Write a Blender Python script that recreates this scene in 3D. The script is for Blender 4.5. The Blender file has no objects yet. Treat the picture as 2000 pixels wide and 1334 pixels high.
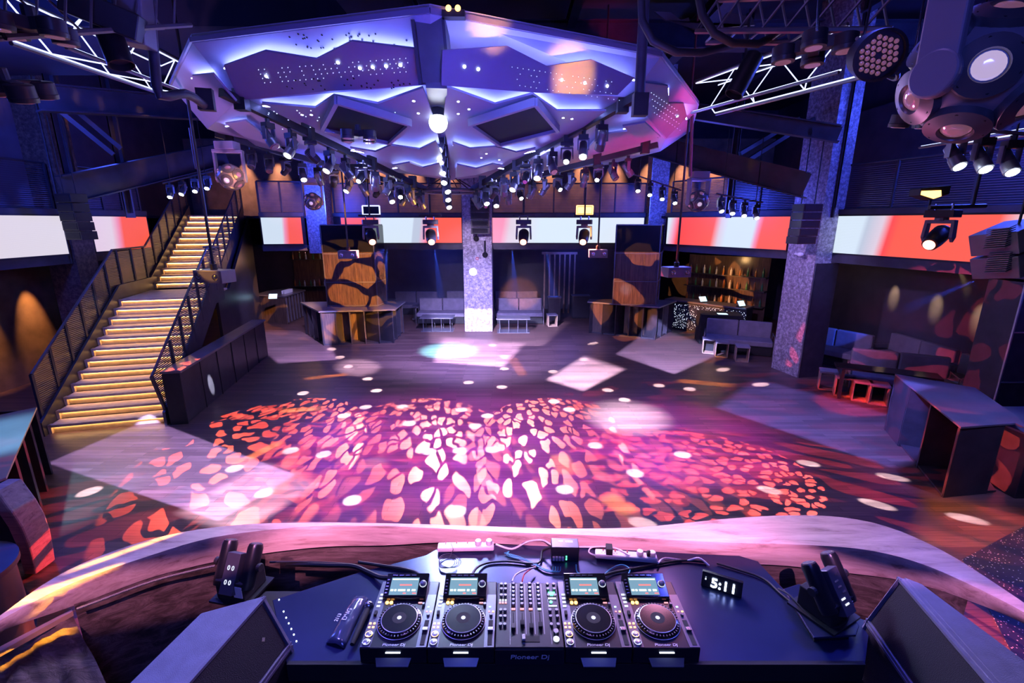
import bpy, bmesh, math, random
from mathutils import Vector, Matrix, Euler
random.seed(7)
R = math.radians
SC = bpy.context.scene
COL = SC.collection
# ---------------------------------------------------------------- camera
H = 4.0; FPX = 925.0; PITCH = R(14.25)
cp, sp = math.cos(PITCH), math.sin(PITCH)
cam_d = bpy.data.cameras.new('camera'); cam = bpy.data.objects.new('camera', cam_d); COL.objects.link(cam)
cam_d.sensor_width = 36; cam_d.lens = 36 * FPX / 2000; cam_d.clip_start = .05; cam_d.clip_end = 200
cam.location = (0, 0, H); cam.rotation_euler = (R(90) - PITCH, 0, 0)
SC.camera = cam
SC.view_settings.view_transform = 'Standard'; SC.view_settings.look = 'None'
SC.view_settings.gamma = 1; SC.view_settings.use_curve_mapping = False
SC.view_settings.exposure = 0.22
SC.cycles.use_denoising = True
SC.cycles.max_bounces = 6; SC.cycles.diffuse_bounces = 3; SC.cycles.glossy_bounces = 3
SC.cycles.transparent_max_bounces = 12; SC.cycles.sample_clamp_indirect = 4
SC.cycles.caustics_reflective = False; SC.cycles.caustics_refractive = False

def ray(u, v):
    a = (u - 1000) / FPX; b = -(v - 667) / FPX
    return Vector((a, cp + b * sp, -sp + b * cp))
def P(u, v, Y=None, Z=None, X=None):
    """the point of the room seen at photograph pixel (u, v) at the given depth / height"""
    d = ray(u, v); t = Y / d.y if Y is not None else ((Z - H) / d.z if Z is not None else X / d.x)
    return Vector((0, 0, H)) + d * t
def hit(u, v, pl, off=0):
    o, n = pl; d = ray(u, v); c = Vector((0, 0, H)); o = o - n * off if False else o + n * off
    return c + d * ((o - c).dot(n) / d.dot(n))
def plane(a, b, c):
    n = (b - a).cross(c - a).normalized()
    if n.dot(Vector((0, 0, H)) - a) < 0: n = -n
    return a, n
# ---------------------------------------------------------------- materials
MATS = {}
def mat(name, col, rough=.6, metal=0., emit=None, es=0., var=0., vs=6., bump=0., bs=40., spec=.5, coat=0., alpha=None):
    m = bpy.data.materials.new(name); m.use_nodes = True; nt = m.node_tree; b = nt.nodes['Principled BSDF']
    b.inputs['Base Color'].default_value = (*col, 1); b.inputs['Roughness'].default_value = rough
    b.inputs['Metallic'].default_value = metal; b.inputs['Specular IOR Level'].default_value = spec
    if coat: b.inputs['Coat Weight'].default_value = coat; b.inputs['Coat Roughness'].default_value = .12
    if emit: b.inputs['Emission Color'].default_value = (*emit, 1); b.inputs['Emission Strength'].default_value = es
    L = nt.links
    if var or bump:
        tc = nt.nodes.new('ShaderNodeTexCoord')
    if var:
        n = nt.nodes.new('ShaderNodeTexNoise'); n.inputs['Scale'].default_value = vs; n.inputs['Detail'].default_value = 5
        L.new(tc.outputs['Object'], n.inputs['Vector'])
        r = nt.nodes.new('ShaderNodeValToRGB'); r.color_ramp.elements[0].position = .3; r.color_ramp.elements[1].position = .7
        r.color_ramp.elements[0].color = (*[c * (1 - var) for c in col], 1); r.color_ramp.elements[1].color = (*[min(1, c * (1 + var)) for c in col], 1)
        L.new(n.outputs['Fac'], r.inputs['Fac']); L.new(r.outputs['Color'], b.inputs['Base Color'])
    if bump:
        n2 = nt.nodes.new('ShaderNodeTexNoise'); n2.inputs['Scale'].default_value = bs; L.new(tc.outputs['Object'], n2.inputs['Vector'])
        bp = nt.nodes.new('ShaderNodeBump'); bp.inputs['Strength'].default_value = bump; bp.inputs['Distance'].default_value = .02
        L.new(n2.outputs['Fac'], bp.inputs['Height']); L.new(bp.outputs['Normal'], b.inputs['Normal'])
    MATS[name] = m
    return m
M = MATS
mat('black_metal', (.03, .03, .035), .42, .4, var=.2)
mat('steel_paint', (.055, .055, .075), .45, .3, var=.25, vs=3)
mat('matte_black', (.012, .012, .014), .8, var=.2)
mat('gloss_black', (.012, .012, .015), .12, coat=.5, bump=.02, bs=3)
mat('desk_metal', (.03, .04, .11), .25, .5, var=.2, vs=2, bump=.02, bs=6)
mat('dark_panel', (.05, .045, .055), .35, .3, var=.2, vs=5)
mat('counter_top', (.23, .22, .26), .28, .55, var=.15, vs=2)
mat('sofa_fabric', (.20, .18, .21), .75, var=.12, bump=.1)
mat('pale_wood', (.45, .30, .2), .5, var=.2)
mat('grey_plastic', (.16, .16, .19), .4, var=.1)
mat('gunmetal', (.17, .17, .2), .36, .55, var=.1)
mat('silver', (.62, .62, .66), .22, .9)
mat('white_plastic', (.8, .76, .78), .35, var=.04)
mat('rubber', (.02, .02, .022), .6)
mat('chrome', (.8, .8, .83), .1, 1)
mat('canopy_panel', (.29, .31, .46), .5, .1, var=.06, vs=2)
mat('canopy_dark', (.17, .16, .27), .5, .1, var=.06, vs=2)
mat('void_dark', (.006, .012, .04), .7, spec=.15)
mat('dark_plastic', (.045, .045, .06), .38)
mat('carpet', (.03, .03, .06), .9, var=.3, vs=30)
mat('warm_wall', (.26, .17, .12), .7, var=.25, vs=3)
mat('dark_wall', (.055, .05, .075), .6, var=.25, vs=2)
mat('ceiling_black', (.018, .018, .035), .8, var=.3, vs=1)
mat('monitor_top', (.13, .13, .19), .62, var=.12, vs=18, bump=.15, bs=220)
mat('grille', (.012, .012, .02), .6, .3, bump=.3, bs=300)
mat('red_plastic', (.6, .03, .03), .4)
mat('cable_black', (.015, .015, .018), .5)
mat('cable_white', (.78, .74, .78), .5)
mat('cable_blue', (.03, .35, .55), .5)
mat('stair_tread', (.72, .56, .36), .5, var=.15, vs=8)
mat('stair_dark', (.12, .08, .05), .6, var=.2)
def em(name, col, s):
    return mat(name, (0, 0, 0), .5, emit=col, es=s)
em('led_white', (.27, .31, 1.0), 38)
em('tube_white', (.5, .56, 1.0), 2.2)
em('lens_white', (.75, .85, 1.0), 60)
em('lens_soft', (.6, .7, 1.0), 7)
em('lens_red', (1, .22, .12), 14)
mat('lens_pink', (.55, .3, .45), .08, .6, emit=(1, .4, .6), es=.12)
em('pixel', (.5, .62, 1.0), 2.2)
em('led_amber', (1, .42, .1), 5)
em('led_green', (.1, 1, .45), 3)
em('led_cyan', (.35, .85, 1), 4)
em('led_digit', (.6, .7, 1), 9)
em('lcd', (.10, .2, .26), 1.6)
em('lcd_text', (.75, .95, 1), 2)
em('lcd_red', (1, .12, .1), 2)
em('btn_white', (.7, .75, 1), 1.2)
em('btn_pink', (1, .35, .4), 1.4)
em('laptop_glow', (.45, .75, .95), 2.4)
em('warm_strip', (1, .56, .2), 17)
em('green_sign', (.05, .9, .45), 3)

def nodes(name):
    m = bpy.data.materials.new(name); m.use_nodes = True; MATS[name] = m
    nt = m.node_tree; return m, nt, nt.nodes['Principled BSDF']
def N(nt, t, **kw):
    n = nt.nodes.new(t)
    for k, v in kw.items():
        if k in n.inputs.keys() if hasattr(n.inputs, 'keys') else False: n.inputs[k].default_value = v
        else: setattr(n, k, v)
    return n
# plank floor
m, nt, b = nodes('plank_floor')
tc = N(nt, 'ShaderNodeTexCoord'); br = N(nt, 'ShaderNodeTexBrick'); L = nt.links
br.inputs['Scale'].default_value = 1; br.inputs['Brick Width'].default_value = 1.3; br.inputs['Row Height'].default_value = .11
br.inputs['Mortar Size'].default_value = .003; br.inputs['Color1'].default_value = (.17, .095, .08, 1); br.inputs['Color2'].default_value = (.09, .048, .042, 1)
br.inputs['Mortar'].default_value = (.03, .015, .012, 1); br.offset = .37
L.new(tc.outputs['Object'], br.inputs['Vector'])
mp = N(nt, 'ShaderNodeMapping'); mp.inputs['Scale'].default_value = (1.2, 22, 1); L.new(tc.outputs['Object'], mp.inputs['Vector'])
nz = N(nt, 'ShaderNodeTexNoise'); nz.inputs['Scale'].default_value = 2; nz.inputs['Detail'].default_value = 8; L.new(mp.outputs['Vector'], nz.inputs['Vector'])
mx = N(nt, 'ShaderNodeMix', data_type='RGBA', blend_type='MULTIPLY'); mx.inputs[0].default_value = .75
rp = N(nt, 'ShaderNodeValToRGB'); rp.color_ramp.elements[0].position = .3; rp.color_ramp.elements[0].color = (.45, .45, .45, 1); rp.color_ramp.elements[1].position = .7
rp.color_ramp.elements[1].color = (1.25, 1.25, 1.25, 1)
L.new(nz.outputs['Fac'], rp.inputs['Fac']); L.new(br.outputs['Color'], mx.inputs[6]); L.new(rp.outputs['Color'], mx.inputs[7]); L.new(mx.outputs[2], b.inputs['Base Color'])
rr = N(nt, 'ShaderNodeMapRange'); rr.inputs['To Min'].default_value = .3; rr.inputs['To Max'].default_value = .5; L.new(nz.outputs['Fac'], rr.inputs['Value']); L.new(rr.outputs[0], b.inputs['Roughness'])
bp = N(nt, 'ShaderNodeBump'); bp.inputs['Strength'].default_value = .15; bp.inputs['Distance'].default_value = .01; L.new(nz.outputs['Fac'], bp.inputs['Height']); L.new(bp.outputs['Normal'], b.inputs['Normal'])
# speckled stone cladding
def speckle(name, c1, c2, c3, scale, rough, metal=.2):
    m, nt, b = nodes(name); L = nt.links
    tc = N(nt, 'ShaderNodeTexCoord'); n1 = N(nt, 'ShaderNodeTexNoise'); n1.inputs['Scale'].default_value = scale; n1.inputs['Detail'].default_value = 6; n1.inputs['Roughness'].default_value = .75
    L.new(tc.outputs['Object'], n1.inputs['Vector'])
    r = N(nt, 'ShaderNodeValToRGB'); e = r.color_ramp.elements; e[0].position = .36; e[0].color = (*c1, 1); e[1].position = .62; e[1].color = (*c3, 1)
    q = e.new(.5); q.color = (*c2, 1); L.new(n1.outputs['Fac'], r.inputs['Fac']); L.new(r.outputs['Color'], b.inputs['Base Color'])
    b.inputs['Roughness'].default_value = rough; b.inputs['Metallic'].default_value = metal
    bp = N(nt, 'ShaderNodeBump'); bp.inputs['Strength'].default_value = .3; bp.inputs['Distance'].default_value = .01; L.new(n1.outputs['Fac'], bp.inputs['Height']); L.new(bp.outputs['Normal'], b.inputs['Normal'])
    return m
speckle('stone', (.16, .14, .16), (.32, .29, .33), (.6, .55, .6), 14, .45)
speckle('stone_brown', (.06, .035, .03), (.11, .07, .055), (.2, .13, .09), 12, .6, 0)
# glitter vinyl
def glitter(name, base, sc, thr, em_s=0., rough=.3):
    m, nt, b = nodes(name); L = nt.links
    tc = N(nt, 'ShaderNodeTexCoord'); v = N(nt, 'ShaderNodeTexVoronoi'); v.inputs['Scale'].default_value = sc; L.new(tc.outputs['Object'], v.inputs['Vector'])
    lt = N(nt, 'ShaderNodeMath', operation='LESS_THAN'); lt.inputs[1].default_value = thr; L.new(v.outputs['Distance'], lt.inputs[0])
    se = N(nt, 'ShaderNodeSeparateColor'); L.new(v.outputs['Color'], se.inputs[0])
    gt = N(nt, 'ShaderNodeMath', operation='GREATER_THAN'); gt.inputs[1].default_value = .45; L.new(se.outputs[0], gt.inputs[0])
    mu = N(nt, 'ShaderNodeMath', operation='MULTIPLY'); L.new(lt.outputs[0], mu.inputs[0]); L.new(gt.outputs[0], mu.inputs[1])
    mx = N(nt, 'ShaderNodeMix', data_type='RGBA'); mx.inputs[6].default_value = (*base, 1); mx.inputs[7].default_value = (.9, .9, .95, 1)
    L.new(mu.outputs[0], mx.inputs[0]); L.new(mx.outputs[2], b.inputs['Base Color'])
    b.inputs['Roughness'].default_value = rough
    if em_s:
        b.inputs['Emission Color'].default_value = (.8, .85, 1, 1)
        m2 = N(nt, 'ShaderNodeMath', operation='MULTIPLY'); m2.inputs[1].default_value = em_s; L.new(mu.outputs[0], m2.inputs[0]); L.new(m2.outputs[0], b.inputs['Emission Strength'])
    return m
glitter('sparkle_vinyl', (.02, .025, .07), 34, .22)
glitter('sequin_front', (.02, .02, .05), 26, .3, 1.6)  # sequins are no lamps: their glints are painted in as emission
# rough driftwood
def wood(name, ca, cb, cc, rough=.6, sx=1.0, sy=9.0, bump=.35):
    m, nt, b = nodes(name); L = nt.links
    tc = N(nt, 'ShaderNodeTexCoord'); mp = N(nt, 'ShaderNodeMapping'); mp.inputs['Scale'].default_value = (sx, sy, sy * 1.6); L.new(tc.outputs['Object'], mp.inputs['Vector'])
    n1 = N(nt, 'ShaderNodeTexNoise'); n1.inputs['Scale'].default_value = 1.6; n1.inputs['Detail'].default_value = 9; n1.inputs['Roughness'].default_value = .68; n1.inputs['Distortion'].default_value = .6
    L.new(mp.outputs['Vector'], n1.inputs['Vector'])
    r = N(nt, 'ShaderNodeValToRGB'); e = r.color_ramp.elements; e[0].position = .28; e[0].color = (*ca, 1); e[1].position = .66; e[1].color = (*cc, 1); q = e.new(.44); q.color = (*cb, 1)
    L.new(n1.outputs['Fac'], r.inputs['Fac']); L.new(r.outputs['Color'], b.inputs['Base Color']); b.inputs['Roughness'].default_value = rough
    bp = N(nt, 'ShaderNodeBump'); bp.inputs['Strength'].default_value = bump; bp.inputs['Distance'].default_value = .012; L.new(n1.outputs['Fac'], bp.inputs['Height']); L.new(bp.outputs['Normal'], b.inputs['Normal'])
    return m
wood('driftwood', (.18, .09, .08), (.52, .36, .33), (.72, .55, .5), .42, 1.2, 8, .25)
wood('bark', (.02, .012, .01), (.07, .045, .04), (.2, .14, .13), .85, 1.5, 7, .9)
wood('slat_wood', (.035, .025, .03), (.075, .05, .045), (.14, .09, .07), .22, 14, .6, .1)
# perforated railing mesh, see-through
def meshmat(name, col, sc, keep):
    m, nt, b = nodes(name); L = nt.links
    tc = N(nt, 'ShaderNodeTexCoord'); sx = N(nt, 'ShaderNodeSeparateXYZ'); L.new(tc.outputs['Object'], sx.inputs[0])
    w = N(nt, 'ShaderNodeMath', operation='MULTIPLY'); w.inputs[1].default_value = sc; L.new(sx.outputs[2], w.inputs[0])
    fr = N(nt, 'ShaderNodeMath', operation='FRACT'); L.new(w.outputs[0], fr.inputs[0])
    gt = N(nt, 'ShaderNodeMath', operation='LESS_THAN'); gt.inputs[1].default_value = keep; L.new(fr.outputs[0], gt.inputs[0])
    b.inputs['Base Color'].default_value = (*col, 1); b.inputs['Roughness'].default_value = .35; b.inputs['Metallic'].default_value = .5
    L.new(gt.outputs[0], b.inputs['Alpha'])
    return m
meshmat('rail_mesh', (.09, .09, .13), 22, .5)
meshmat('stair_mesh', (.11, .11, .15), 26, .6)
# LED wall content: soft vertical bands of a real screen
def screen(name, stops, s=1.15):
    s *= .86
    m, nt, b = nodes(name); L = nt.links
    uv = N(nt, 'ShaderNodeUVMap'); sx = N(nt, 'ShaderNodeSeparateXYZ'); L.new(uv.outputs[0], sx.inputs[0])
    ad = N(nt, 'ShaderNodeMath', operation='MULTIPLY_ADD'); ad.inputs[1].default_value = -.03; L.new(sx.outputs[1], ad.inputs[0]); L.new(sx.outputs[0], ad.inputs[2])
    r = N(nt, 'ShaderNodeValToRGB'); e = r.color_ramp.elements
    e[0].position = stops[0][0]; e[0].color = (*stops[0][1], 1); e[1].position = stops[-1][0]; e[1].color = (*stops[-1][1], 1)
    for p, c in stops[1:-1]:
        q = e.new(p); q.color = (*c, 1)
    L.new(ad.outputs[0], r.inputs['Fac'])
    # panel module lines
    w = N(nt, 'ShaderNodeMath', operation='MULTIPLY'); w.inputs[1].default_value = 60; L.new(sx.outputs[1], w.inputs[0])
    fr = N(nt, 'ShaderNodeMath', operation='FRACT'); L.new(w.outputs[0], fr.inputs[0])
    mr = N(nt, 'ShaderNodeMapRange'); mr.inputs['To Min'].default_value = .86 * s; mr.inputs['To Max'].default_value = 1.06 * s; L.new(fr.outputs[0], mr.inputs['Value'])
    b.inputs['Base Color'].default_value = (.01, .01, .01, 1); L.new(r.outputs['Color'], b.inputs['Emission Color']); L.new(mr.outputs[0], b.inputs['Emission Strength'])
    return m
# ---------------------------------------------------------------- mesh builder
ROOTM = {}
class MB:
    def __init__(s): s.bm = bmesh.new(); s.uv = None
    def mesh(s, vs, fs):
        b = [s.bm.verts.new(v) for v in vs]
        for f in fs:
            try: s.bm.faces.new([b[i] for i in f])
            except ValueError: pass
        return s
    def box(s, c, d, rz=0, rot=None):
        m = rot.to_matrix() if isinstance(rot, Euler) else (rot if rot is not None else Matrix.Rotation(rz, 3, 'Z'))
        c = Vector(c); h = Vector(d) / 2
        vs = [c + m @ Vector((x * h.x, y * h.y, z * h.z)) for x, y, z in ((-1, -1, -1), (1, -1, -1), (1, 1, -1), (-1, 1, -1), (-1, -1, 1), (1, -1, 1), (1, 1, 1), (-1, 1, 1))]
        return s.mesh(vs, ((0, 3, 2, 1), (4, 5, 6, 7), (0, 1, 5, 4), (1, 2, 6, 5), (2, 3, 7, 6), (3, 0, 4, 7)))
    def bb(s, x0, x1, y0, y1, z0, z1): return s.box(((x0 + x1) / 2, (y0 + y1) / 2, (z0 + z1) / 2), (x1 - x0, y1 - y0, z1 - z0))
    def beam(s, a, b, w, h, up=(0, 0, 1)):
        a, b = Vector(a), Vector(b); d = (b - a); l = d.length; d.normalize(); u = Vector(up)
        x = d.cross(u)
        if x.length < 1e-4: x = d.cross(Vector((0, 1, 0)))
        x.normalize(); z = x.cross(d)
        m = Matrix((x, d, z)).transposed()
        return s.box((a + b) / 2, (w, l, h), rot=m)
    def ibeam(s, a, b, w, h, t=.03):
        a, b = Vector(a), Vector(b); u = Vector((0, 0, 1)) * (h / 2 - t / 2)
        s.beam(a + u, b + u, w, t); s.beam(a - u, b - u, w, t); return s.beam(a, b, t, h - 2 * t)
    def cyl(s, a, b, r, r2=None, n=16, cap=True):
        a, b = Vector(a), Vector(b); r2 = r if r2 is None else r2
        d = (b - a).normalized(); x = d.orthogonal().normalized(); y = d.cross(x)
        vs = []
        for c, q in ((a, r), (b, r2)):
            vs += [c + (x * math.cos(2 * math.pi * i / n) + y * math.sin(2 * math.pi * i / n)) * q for i in range(n)]
        fs = [(i, (i + 1) % n, n + (i + 1) % n, n + i) for i in range(n)]
        if cap: fs += [tuple(range(n))[::-1], tuple(range(n, 2 * n))]
        return s.mesh(vs, fs)
    def tube(s, pts, r, n=8):
        pts = [Vector(p) for p in pts]; k = len(pts); vs = []; px = None
        for i, p in enumerate(pts):
            d = (pts[min(i + 1, k - 1)] - pts[max(i - 1, 0)]).normalized()
            x = d.orthogonal().normalized() if px is None else (px - d * px.dot(d)).normalized()
            px = x; y = d.cross(x)
            vs += [p + (x * math.cos(2 * math.pi * j / n) + y * math.sin(2 * math.pi * j / n)) * r for j in range(n)]
        fs = [(i * n + j, i * n + (j + 1) % n, (i + 1) * n + (j + 1) % n, (i + 1) * n + j) for i in range(k - 1) for j in range(n)]
        fs += [tuple(range(n))[::-1], tuple(range((k - 1) * n, k * n))]
        return s.mesh(vs, fs)
    def prism(s, poly, vec):
        poly = [Vector(p) for p in poly]; vec = Vector(vec); n = len(poly)
        fs = [(i, (i + 1) % n, n + (i + 1) % n, n + i) for i in range(n)] + [tuple(range(n))[::-1], tuple(range(n, 2 * n))]
        return s.mesh(poly + [p + vec for p in poly], fs)
    def lathe(s, prof, c=(0, 0, 0), axis=(0, 0, 1), n=24):
        c = Vector(c); d = Vector(axis).normalized(); x = d.orthogonal().normalized(); y = d.cross(x); vs = []
        for r, z in prof:
            vs += [c + d * z + (x * math.cos(2 * math.pi * i / n) + y * math.sin(2 * math.pi * i / n)) * max(r, 1e-4) for i in range(n)]
        k = len(prof)
        fs = [(j * n + i, j * n + (i + 1) % n, (j + 1) * n + (i + 1) % n, (j + 1) * n + i) for j in range(k - 1) for i in range(n)]
        fs += [tuple(range(n))[::-1], tuple(range((k - 1) * n, k * n))]
        return s.mesh(vs, fs)
    def sphere(s, c, r, n=16, m=10, sc=(1, 1, 1)):
        prof = [(math.sin(math.pi * i / m) * r, -math.cos(math.pi * i / m) * r) for i in range(m + 1)]
        vs = []; c = Vector(c)
        for q, z in prof: vs += [c + Vector((math.cos(2 * math.pi * i / n) * max(q, 1e-4) * sc[0], math.sin(2 * math.pi * i / n) * max(q, 1e-4) * sc[1], z * sc[2])) for i in range(n)]
        return s.mesh(vs, [(j * n + i, j * n + (i + 1) % n, (j + 1) * n + (i + 1) % n, (j + 1) * n + i) for j in range(m) for i in range(n)])
    def torus(s, c, R_, r, axis=(0, 0, 1), n=32, m=8, a0=0, a1=2 * math.pi):
        c = Vector(c); d = Vector(axis).normalized(); x = d.orthogonal().normalized(); y = d.cross(x)
        pts = [c + (x * math.cos(a0 + (a1 - a0) * i / n) + y * math.sin(a0 + (a1 - a0) * i / n)) * R_ for i in range(n + 1)]
        return s.tube(pts, r, m)
    def quad_uv(s, a, b, c, d):
        if s.uv is None: s.uv = s.bm.loops.layers.uv.new('UVMap')
        f = s.bm.faces.new([s.bm.verts.new(Vector(p)) for p in (a, b, c, d)])
        for l, t in zip(f.loops, ((0, 0), (1, 0), (1, 1), (0, 1))): l[s.uv].uv = t
        return s
    def build(s, name, m, parent=None, local=False, bevel=0, smooth=False, kind=None, label=None, cat=None, group=None, solid=0):
        if parent is not None and not local:
            r = parent
            while r.parent is not None: r = r.parent
            im = ROOTM[r.name].inverted() if r.name in ROOTM else Matrix()
            s.bm.transform(im)
        bmesh.ops.recalc_face_normals(s.bm, faces=s.bm.faces)
        me = bpy.data.meshes.new(name); s.bm.to_mesh(me); s.bm.free()
        o = bpy.data.objects.new(name, me); COL.objects.link(o); o.parent = parent
        if m is not None: me.materials.append(MATS[m] if isinstance(m, str) else m)
        if smooth:
            for p in me.polygons: p.use_smooth = True
            try: me.set_sharp_from_angle(angle=R(38))
            except Exception: pass
        if bevel:
            q = o.modifiers.new('edge', 'BEVEL'); q.width = bevel; q.segments = 2; q.limit_method = 'ANGLE'; q.angle_limit = R(40)
        if solid:
            q = o.modifiers.new('thick', 'SOLIDIFY'); q.thickness = solid; q.offset = 0
        tag(o, label, cat, group, kind)
        return o
def tag(o, label=None, cat=None, group=None, kind=None):
    if label: o['label'] = label
    if cat: o['category'] = cat
    if group: o['group'] = group
    if kind: o['kind'] = kind
    return o
def thing(name, label, cat, loc=(0, 0, 0), rz=0, group=None):
    o = bpy.data.objects.new(name, None); COL.objects.link(o); o.location = loc; o.rotation_euler = (0, 0, rz)
    ROOTM[o.name] = Matrix.Translation(Vector(loc)) @ Matrix.Rotation(rz, 4, 'Z')
    o.empty_display_size = .1
    return tag(o, label, cat, group)
def kids(o): return [c for c in bpy.data.objects if c.parent == o]
TREE = {}
def tree(o):
    if o.name not in TREE: TREE[o.name] = [(c, kids(c)) for c in kids(o)]
    return TREE[o.name]
def dup(root, loc, rot=(0, 0, 0), label=None, group=None, scale=None):
    r = root.copy(); COL.objects.link(r); r.location = loc; r.rotation_euler = rot
    if scale: r.scale = (scale,) * 3
    if label: r['label'] = label
    if group: r['group'] = group
    for c, gs in tree(root):
        k = c.copy(); COL.objects.link(k); k.parent = r
        for g in gs:
            d = g.copy(); COL.objects.link(d); d.parent = k
    return r
class Proto:
    """places a first object itself, copies afterwards"""
    def __init__(s, root): s.root = root; s.used = False
    def put(s, loc, rot=(0, 0, 0), label=None, group=None, scale=None):
        if not s.used:
            s.used = True; o = s.root; tree(o); o.location = loc; o.rotation_euler = rot
            if scale: o.scale = (scale,) * 3
            if label: o['label'] = label
            if group: o['group'] = group
            return o
        return dup(s.root, loc, rot, label, group, scale)
def text(name, s, size, m, parent, loc, rot=(0, 0, 0), ext=.0005, align='CENTER', shear=0, sx=1):
    cu = bpy.data.curves.new(name, 'FONT'); cu.body = s; cu.size = size; cu.extrude = ext; cu.align_x = align; cu.align_y = 'CENTER'; cu.shear = shear
    cu.offset = size * .012
    o = bpy.data.objects.new(name, cu); COL.objects.link(o); o.parent = parent; o.location = loc; o.rotation_euler = rot; o.scale = (sx, 1, 1)
    cu.materials.append(MATS[m])
    me = bpy.data.meshes.new_from_object(o); me.name = name; q = bpy.data.objects.new(name, me); COL.objects.link(q); q.parent = parent; q.location = loc; q.rotation_euler = rot; q.scale = (sx, 1, 1)
    q.name = name; bpy.data.objects.remove(o); q.name = name; return q
ORD = 'first second third fourth fifth sixth seventh eighth ninth tenth eleventh twelfth thirteenth fourteenth fifteenth sixteenth'.split()
def aim(p, q):
    d = (Vector(q) - Vector(p)); return d.to_track_quat('-Z', 'Y').to_euler()
def spot(p, q, W, col, ang, blend=.15, r=.03, name='spot_beam'):
    l = bpy.data.lights.new(name, 'SPOT'); l.energy = W; l.color = col; l.spot_size = R(ang); l.spot_blend = blend; l.shadow_soft_size = r
    o = bpy.data.objects.new(name, l); COL.objects.link(o); o.location = p; o.rotation_euler = aim(p, q); return o
def point(p, W, col, r=.2, name='fill_light'):
    l = bpy.data.lights.new(name, 'POINT'); l.energy = W; l.color = col; l.shadow_soft_size = r
    o = bpy.data.objects.new(name, l); COL.objects.link(o); o.location = p; return o
def area(p, q, W, col, sx, sy, name='fill_panel'):
    l = bpy.data.lights.new(name, 'AREA'); l.energy = W; l.color = col; l.shape = 'RECTANGLE'; l.size = sx; l.size_y = sy
    o = bpy.data.objects.new(name, l); COL.objects.link(o); o.location = p; o.rotation_euler = aim(p, q); return o
# ================================================================ SETTING
def struct(name, mb, m, **k): return mb.build(name, m, kind='structure', **k)
struct('floor', MB().bb(-15, 15, -4, 25, -.1, 0), 'plank_floor')
# sparkle vinyl aprons beside the booth
def poly_floor(px, z=.012):
    return [P(u, v, Z=z) for u, v in px]
struct('floor_apron_right', MB().prism(poly_floor([(1880, 1092), (1940, 1060), (2010, 1022), (2300, 1050), (2300, 1334), (1990, 1300)]), (0, 0, -.02)), 'sparkle_vinyl')
struct('floor_apron_left', MB().prism(poly_floor([(75, 1180), (35, 1130), (10, 1100), (-200, 1085), (-300, 1334), (60, 1330)]), (0, 0, -.02)), 'sparkle_vinyl')
ZS = 3.22; ZT = 4.14    # LED band
struct('wall_back', MB().bb(-15, 15, 24, 24.2, 0, 9), 'dark_wall')
struct('wall_left', MB().bb(-14.2, -14, -4, 24, 0, 9), 'dark_wall')
struct('wall_right', MB().bb(12.4, 12.6, -4, 24, 0, 9), 'dark_wall')
struct('ceiling', MB().bb(-15, 15, -4, 25, 9, 9.2), 'ceiling_black')
struct('wall_rear', MB().bb(-15, 15, -4.2, -4, 0, 9), 'ceiling_black')
# upper lounge wall behind the back balcony and its cornice
struct('wall_upper_back', MB().bb(-14, 12, 21.6, 21.75, 4.18, 7.4), 'warm_wall')
struct('wall_upper_right', MB().bb(11.2, 11.35, 6, 21.6, 4.18, 7.4), 'dark_wall')
# ground-level lounge walls
struct('wall_lounge_right', MB().bb(11.0, 11.15, 3, 24, 0, 3.06), 'dark_wall')
struct('wall_lounge_left', MB().bb(-12.45, -12.3, 3, 16, 0, 3.06), 'warm_wall')
struct('wall_lounge_back', MB().bb(-14, 6.5, 22.0, 22.15, 0, 3.06), 'dark_wall')
# balcony decks
def deck(name, pts):
    struct(name, MB().prism([(x, y, 3.08) for x, y in pts], (0, 0, .1)), 'ceiling_black')
    struct(name + '_top', MB().prism([(x, y, 4.1) for x, y in pts], (0, 0, .08)), 'carpet')
deck('ceiling_lounge_left', [(-14, 3), (-10.85, 3), (-10.85, 14.4), (-12.3, 14.4), (-12.3, 24), (-14, 24)])
deck('ceiling_lounge_back', [(-12.25, 18.4), (-9.75, 18.1), (-8.6, 16.75), (-7.2, 17.0), (-6.4, 17.7), (5.0, 17.7), (5.0, 24), (-12.25, 24)])
deck('ceiling_lounge_right', [(5.02, 17.7), (5.5, 16.95), (7.6, 13.15), (8.0, 12.45), (10.27, 5), (10.6, 4), (12.4, 4), (12.4, 24), (5.02, 24)])
def fascia(name, a, b, z0, z1, t, m='steel_paint'):
    a = Vector((*a, 0)); b = Vector((*b, 0)); zc = Vector((0, 0, (z0 + z1) / 2)); struct(name, MB().beam(a + zc, b + zc, t, z1 - z0), m)
FP = {'left': ((-10.82, 4), (-10.82, 14.4)), 'stair': ((-8.6, 16.68), (-7.2, 16.95)), 'back': ((-6.5, 17.7), (5.0, 17.7)), 'corner': ((5.4, 17.0), (7.6, 13.1)), 'right': ((7.93, 12.45), (10.2, 5))}
for k, (a, b) in FP.items():
    fascia('beam_%s_lower' % k, a, b, 3.0, ZS - .02, .16); fascia('beam_%s_upper' % k, a, b, ZT + .02, ZT + .14, .2)
    fascia('trim_%s' % k, a, b, ZS - .02, ZT + .02, .1, 'matte_black')
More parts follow.
